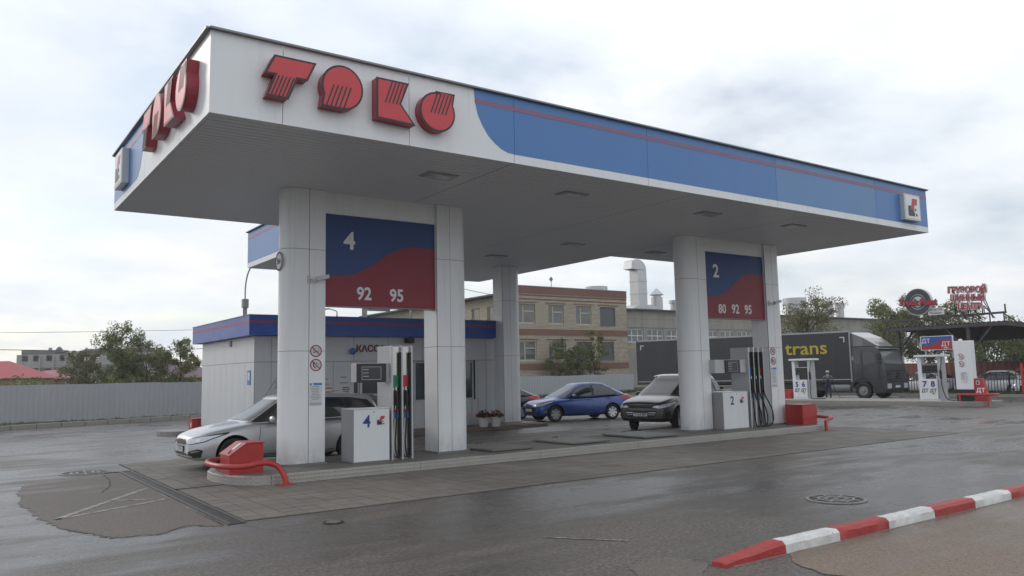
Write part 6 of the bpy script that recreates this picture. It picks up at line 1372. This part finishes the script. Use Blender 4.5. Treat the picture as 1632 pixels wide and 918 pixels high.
MB().prism([(1.02, 2.0), (1.86, 2.02), (1.66, 2.74), (1.02, 2.74)], 'y', .012, .024).build('side_window', car_glass, cab); MB().prism([(.42, 2.05), (.86, 2.05), (.86, 2.70), (.42, 2.70)], 'y', .014, .024).build('side_window', car_glass, cab)
MB().box(.92, .94, .016, .028, 1.2, 2.9).box(.92, 2.0, .016, .028, 1.18, 1.20).box(1.95, 1.97, .016, .028, 1.2, 2.2).build('door_seam', trim_black, cab); MB().box(1.0, 1.2, -.005, .028, 1.78, 1.84).build('door_handle', trim_black, cab); MB().box(1.5, 2.1, .0, .03, .50, .58).box(1.5, 2.1, .0, .03, .80, .88).build('step', chassis, cab)
for z in (2.25, 2.05): MB().box(1.95, 2.12, -.22, .02, z, z+.42 if z > 2.1 else z+.16).build('mirror', trim_black, cab, bevel=.02)
text('model_number', '1843', .20, sticker, (.40, .020, 2.34), parent=cab, bold=.004); MB().box(.22, .52, .018, .026, 2.42, 2.44).box(.22, .52, .018, .026, 2.50, 2.52).build('stripe', sticker, cab)
df = MB().add([(1.78, .35, 3.07), (1.78, 2.15, 3.07), (.15, .10, 3.96), (.15, 2.40, 3.96), (.15, .10, 3.07), (.15, 2.40, 3.07), (1.0, .12, 3.60), (1.0, 2.38, 3.60), (1.0, .10, 3.07), (1.0, 2.40, 3.07)], [(0, 1, 7, 6), (6, 7, 3, 2), (0, 6, 8), (6, 2, 4, 8), (1, 9, 7), (7, 9, 5, 3), (2, 3, 5, 4), (0, 8, 4, 5, 9, 1)]).build('roof_deflector', car_paint('deflector grey paint', (.13, .13, .135), .25, .3), cab, bevel=.03)
sl = math.atan2(.53, .78); text('lettering', 'trans', .42, M('pale yellow lettering', (.55, .46, .20), .5), (1.42, 1.25, 3.375), parent=df, rot=(R(34.2), 0, R(90)), bold=.004)
MB().box(-.6, .1, .4, 2.1, .7, 1.0).build('chassis_frame', chassis, trk); MB().box(.12, 1.5, .05, .25, 1.02, 1.16).build('wheel_arch_trim', chassis, cab)

# the tractor stands slightly turned against its trailer
CA = R(-15); pvx, pvy = .1, 1.25
def swing(o_):
    x_, y_ = o_.location.x-pvx, o_.location.y-pvy; o_.location.x = pvx+x_*math.cos(CA)-y_*math.sin(CA); o_.location.y = pvy+x_*math.sin(CA)+y_*math.cos(CA); o_.rotation_euler.z += CA
swing(cab)
for w_ in [c_ for c_ in trk.children if c_.name.startswith('wheel') and abs(c_.location.x-.88) < .01]: swing(w_)

# ------------------------------------------------------------------ worker
def skin_body(verts, edges, radii, root_i, lv=2):
    me = bpy.data.meshes.new('tmp_skin'); me.from_pydata(verts, edges, []); o = bpy.data.objects.new('tmp_skin', me); COL.objects.link(o); m = o.modifiers.new('skin', 'SKIN'); m.use_smooth_shade = True
    for i, r_ in enumerate(radii): me.skin_vertices[0].data[i].radius = (r_, r_) if not isinstance(r_, tuple) else r_
    me.skin_vertices[0].data[root_i].use_root = True; s_ = o.modifiers.new('sub', 'SUBSURF'); s_.levels = lv; s_.render_levels = lv; out_ = bake(o); bpy.data.objects.remove(o); return out_
pv = [(0, 0, .90), (0, 0, 1.10), (.02, 0, 1.28), (.03, 0, 1.40), (.05, 0, 1.47), (.06, 0, 1.56), (.06, 0, 1.64)]; pe = [(i, i+1) for i in range(6)]; pr = [(.15, .13), (.14, .12), (.17, .12), (.12, .09), .05, .085, .075]
for s_ in (-1, 1):
    b0 = len(pv); pv += [(.0, s_*.10, .84), (.03*s_, s_*.11, .48), (-.02, s_*.12, .08), (.13, s_*.13, .035)]; pe += [(0, b0), (b0, b0+1), (b0+1, b0+2), (b0+2, b0+3)]; pr += [.095, .065, .045, .04]
    b0 = len(pv); pv += [(.03, s_*.20, 1.36), (.10, s_*.26, 1.12), (.33, s_*.20, 1.02), (.40, s_*.19, 1.01)]; pe += [(3, b0), (b0, b0+1), (b0+1, b0+2), (b0+2, b0+3)]; pr += [.065, .05, .036, .035]
    w_ = b0+3
    for k_, (dy, dz, l) in enumerate(((.03, .03, .06), (-.025, .015, .085), (-.008, .012, .09), (.010, .010, .085), (.028, .004, .07))):
        b1 = len(pv); pv += [(.43, s_*(.19-dy*.8), 1.01+dz*.5), (.43+l*.6, s_*(.19-dy), 1.005+dz*.3), (.43+l, s_*(.19-dy), .98)]; pe += [(w_, b1), (b1, b1+1), (b1+1, b1+2)]; pr += [.011, .010, .008]
me = skin_body(pv, pe, pr, 0)
for m_ in (M('worker overalls navy', (.022, .026, .045), .85), M('worker grey shirt', (.15, .15, .155), .85), M('skin', (.42, .25, .18), .6), M('worker boots', (.02, .018, .016), .7)): me.materials.append(m_)
for p in me.polygons:
    c = p.center; p.use_smooth = True
    if c.z > 1.46 or c.x > .36: p.material_index = 2
    elif c.z < .12: p.material_index = 3
    elif c.z > 1.22 or abs(c.y) > .185 and c.z > .95: p.material_index = 1
    else: p.material_index = 0
pn = empty('person', (41.75, 27.15, 0), R(25), 'worker in dark overalls and a pale cap standing at the truck by diesel pump 6', 'person'); bd = bpy.data.objects.new('body', me); link(bd, pn)
MB().lathe([(.098, 0), (.100, .05), (.085, .09), (.05, .115), (.001, .12)], (.06, 0, 1.60), 16).box(.12, .23, -.06, .06, 1.60, 1.615).build('cap', M('pale cap', (.42, .41, .40), .8), pn, smooth=True)
for s_ in (-1, 1): MB().tube(smooth_pts([(-.125, s_*.02, 1.15), (-.12, s_*.07, 1.32), (-.02, s_*.10, 1.435), (.12, s_*.08, 1.33), (.13, s_*.07, 1.2)]), .018, 5).build('overall_strap', M('worker overalls navy'), pn)
MB().lathe([(.013, 0), (.02, .01), (.013, .025), (.001, .03)], (.145, 0, 1.555), 8, 'z').build('nose', M('skin'), pn)
for s_ in (-1, 1): MB().lathe([(.001, -.01), (.025, 0), (.001, .01)], (.055, s_*.083, 1.56), 10, 'y').build('ear', M('skin'), pn); MB().lathe([(.001, -.004), (.009, 0), (.001, .004)], (.138, s_*.032, 1.575), 8, 'x').build('eye', ink, pn)
MB().box(.132, .140, -.02, .02, 1.515, 1.521).build('mouth', M('lips', (.30, .13, .11), .6), pn); MB().lathe([(.09, 1.53), (.095, 1.57), (.09, 1.6)], (.048, 0, 0), 14).build('hair', M('brown hair', (.05, .035, .025), .8), pn)
MB().tube(smooth_pts([(.46, -.19, 1.0), (.56, -.19, .96), (.62, -.2, .8), (.4, -.5, .25), (-.6, -.9, .04), (-1.6, -1.0, .24)]), .022, 7).build('fuel_hose', rubber); tag(bpy.data.objects['fuel_hose'], 'black fuel hose held by the worker at the truck', 'hose'); fh = bpy.data.objects['fuel_hose']; fh.location = (41.75, 27.15, 0); fh.rotation_euler = (0, 0, R(25))
# ------------------------------------------------------------------ thin haze in the air
hz = MB().box(-70, 150, -45, 235, -1.2, 17.5).build('haze', M('dark void')); hz['kind'] = 'stuff'
hm = bpy.data.materials.new('haze air'); hm.use_nodes = True; hn = hm.node_tree
for n_ in list(hn.nodes):
    if n_.type == 'BSDF_PRINCIPLED': hn.nodes.remove(n_)
pv_ = hn.nodes.new('ShaderNodeVolumePrincipled'); pv_.inputs['Color'].default_value = (.92, .95, 1.0, 1); pv_.inputs['Density'].default_value = 0.0007; pv_.inputs['Anisotropy'].default_value = 0.3
hn.links.new(pv_.outputs[0], hn.nodes['Material Output'].inputs['Volume']); hz.data.materials.clear(); hz.data.materials.append(hm)
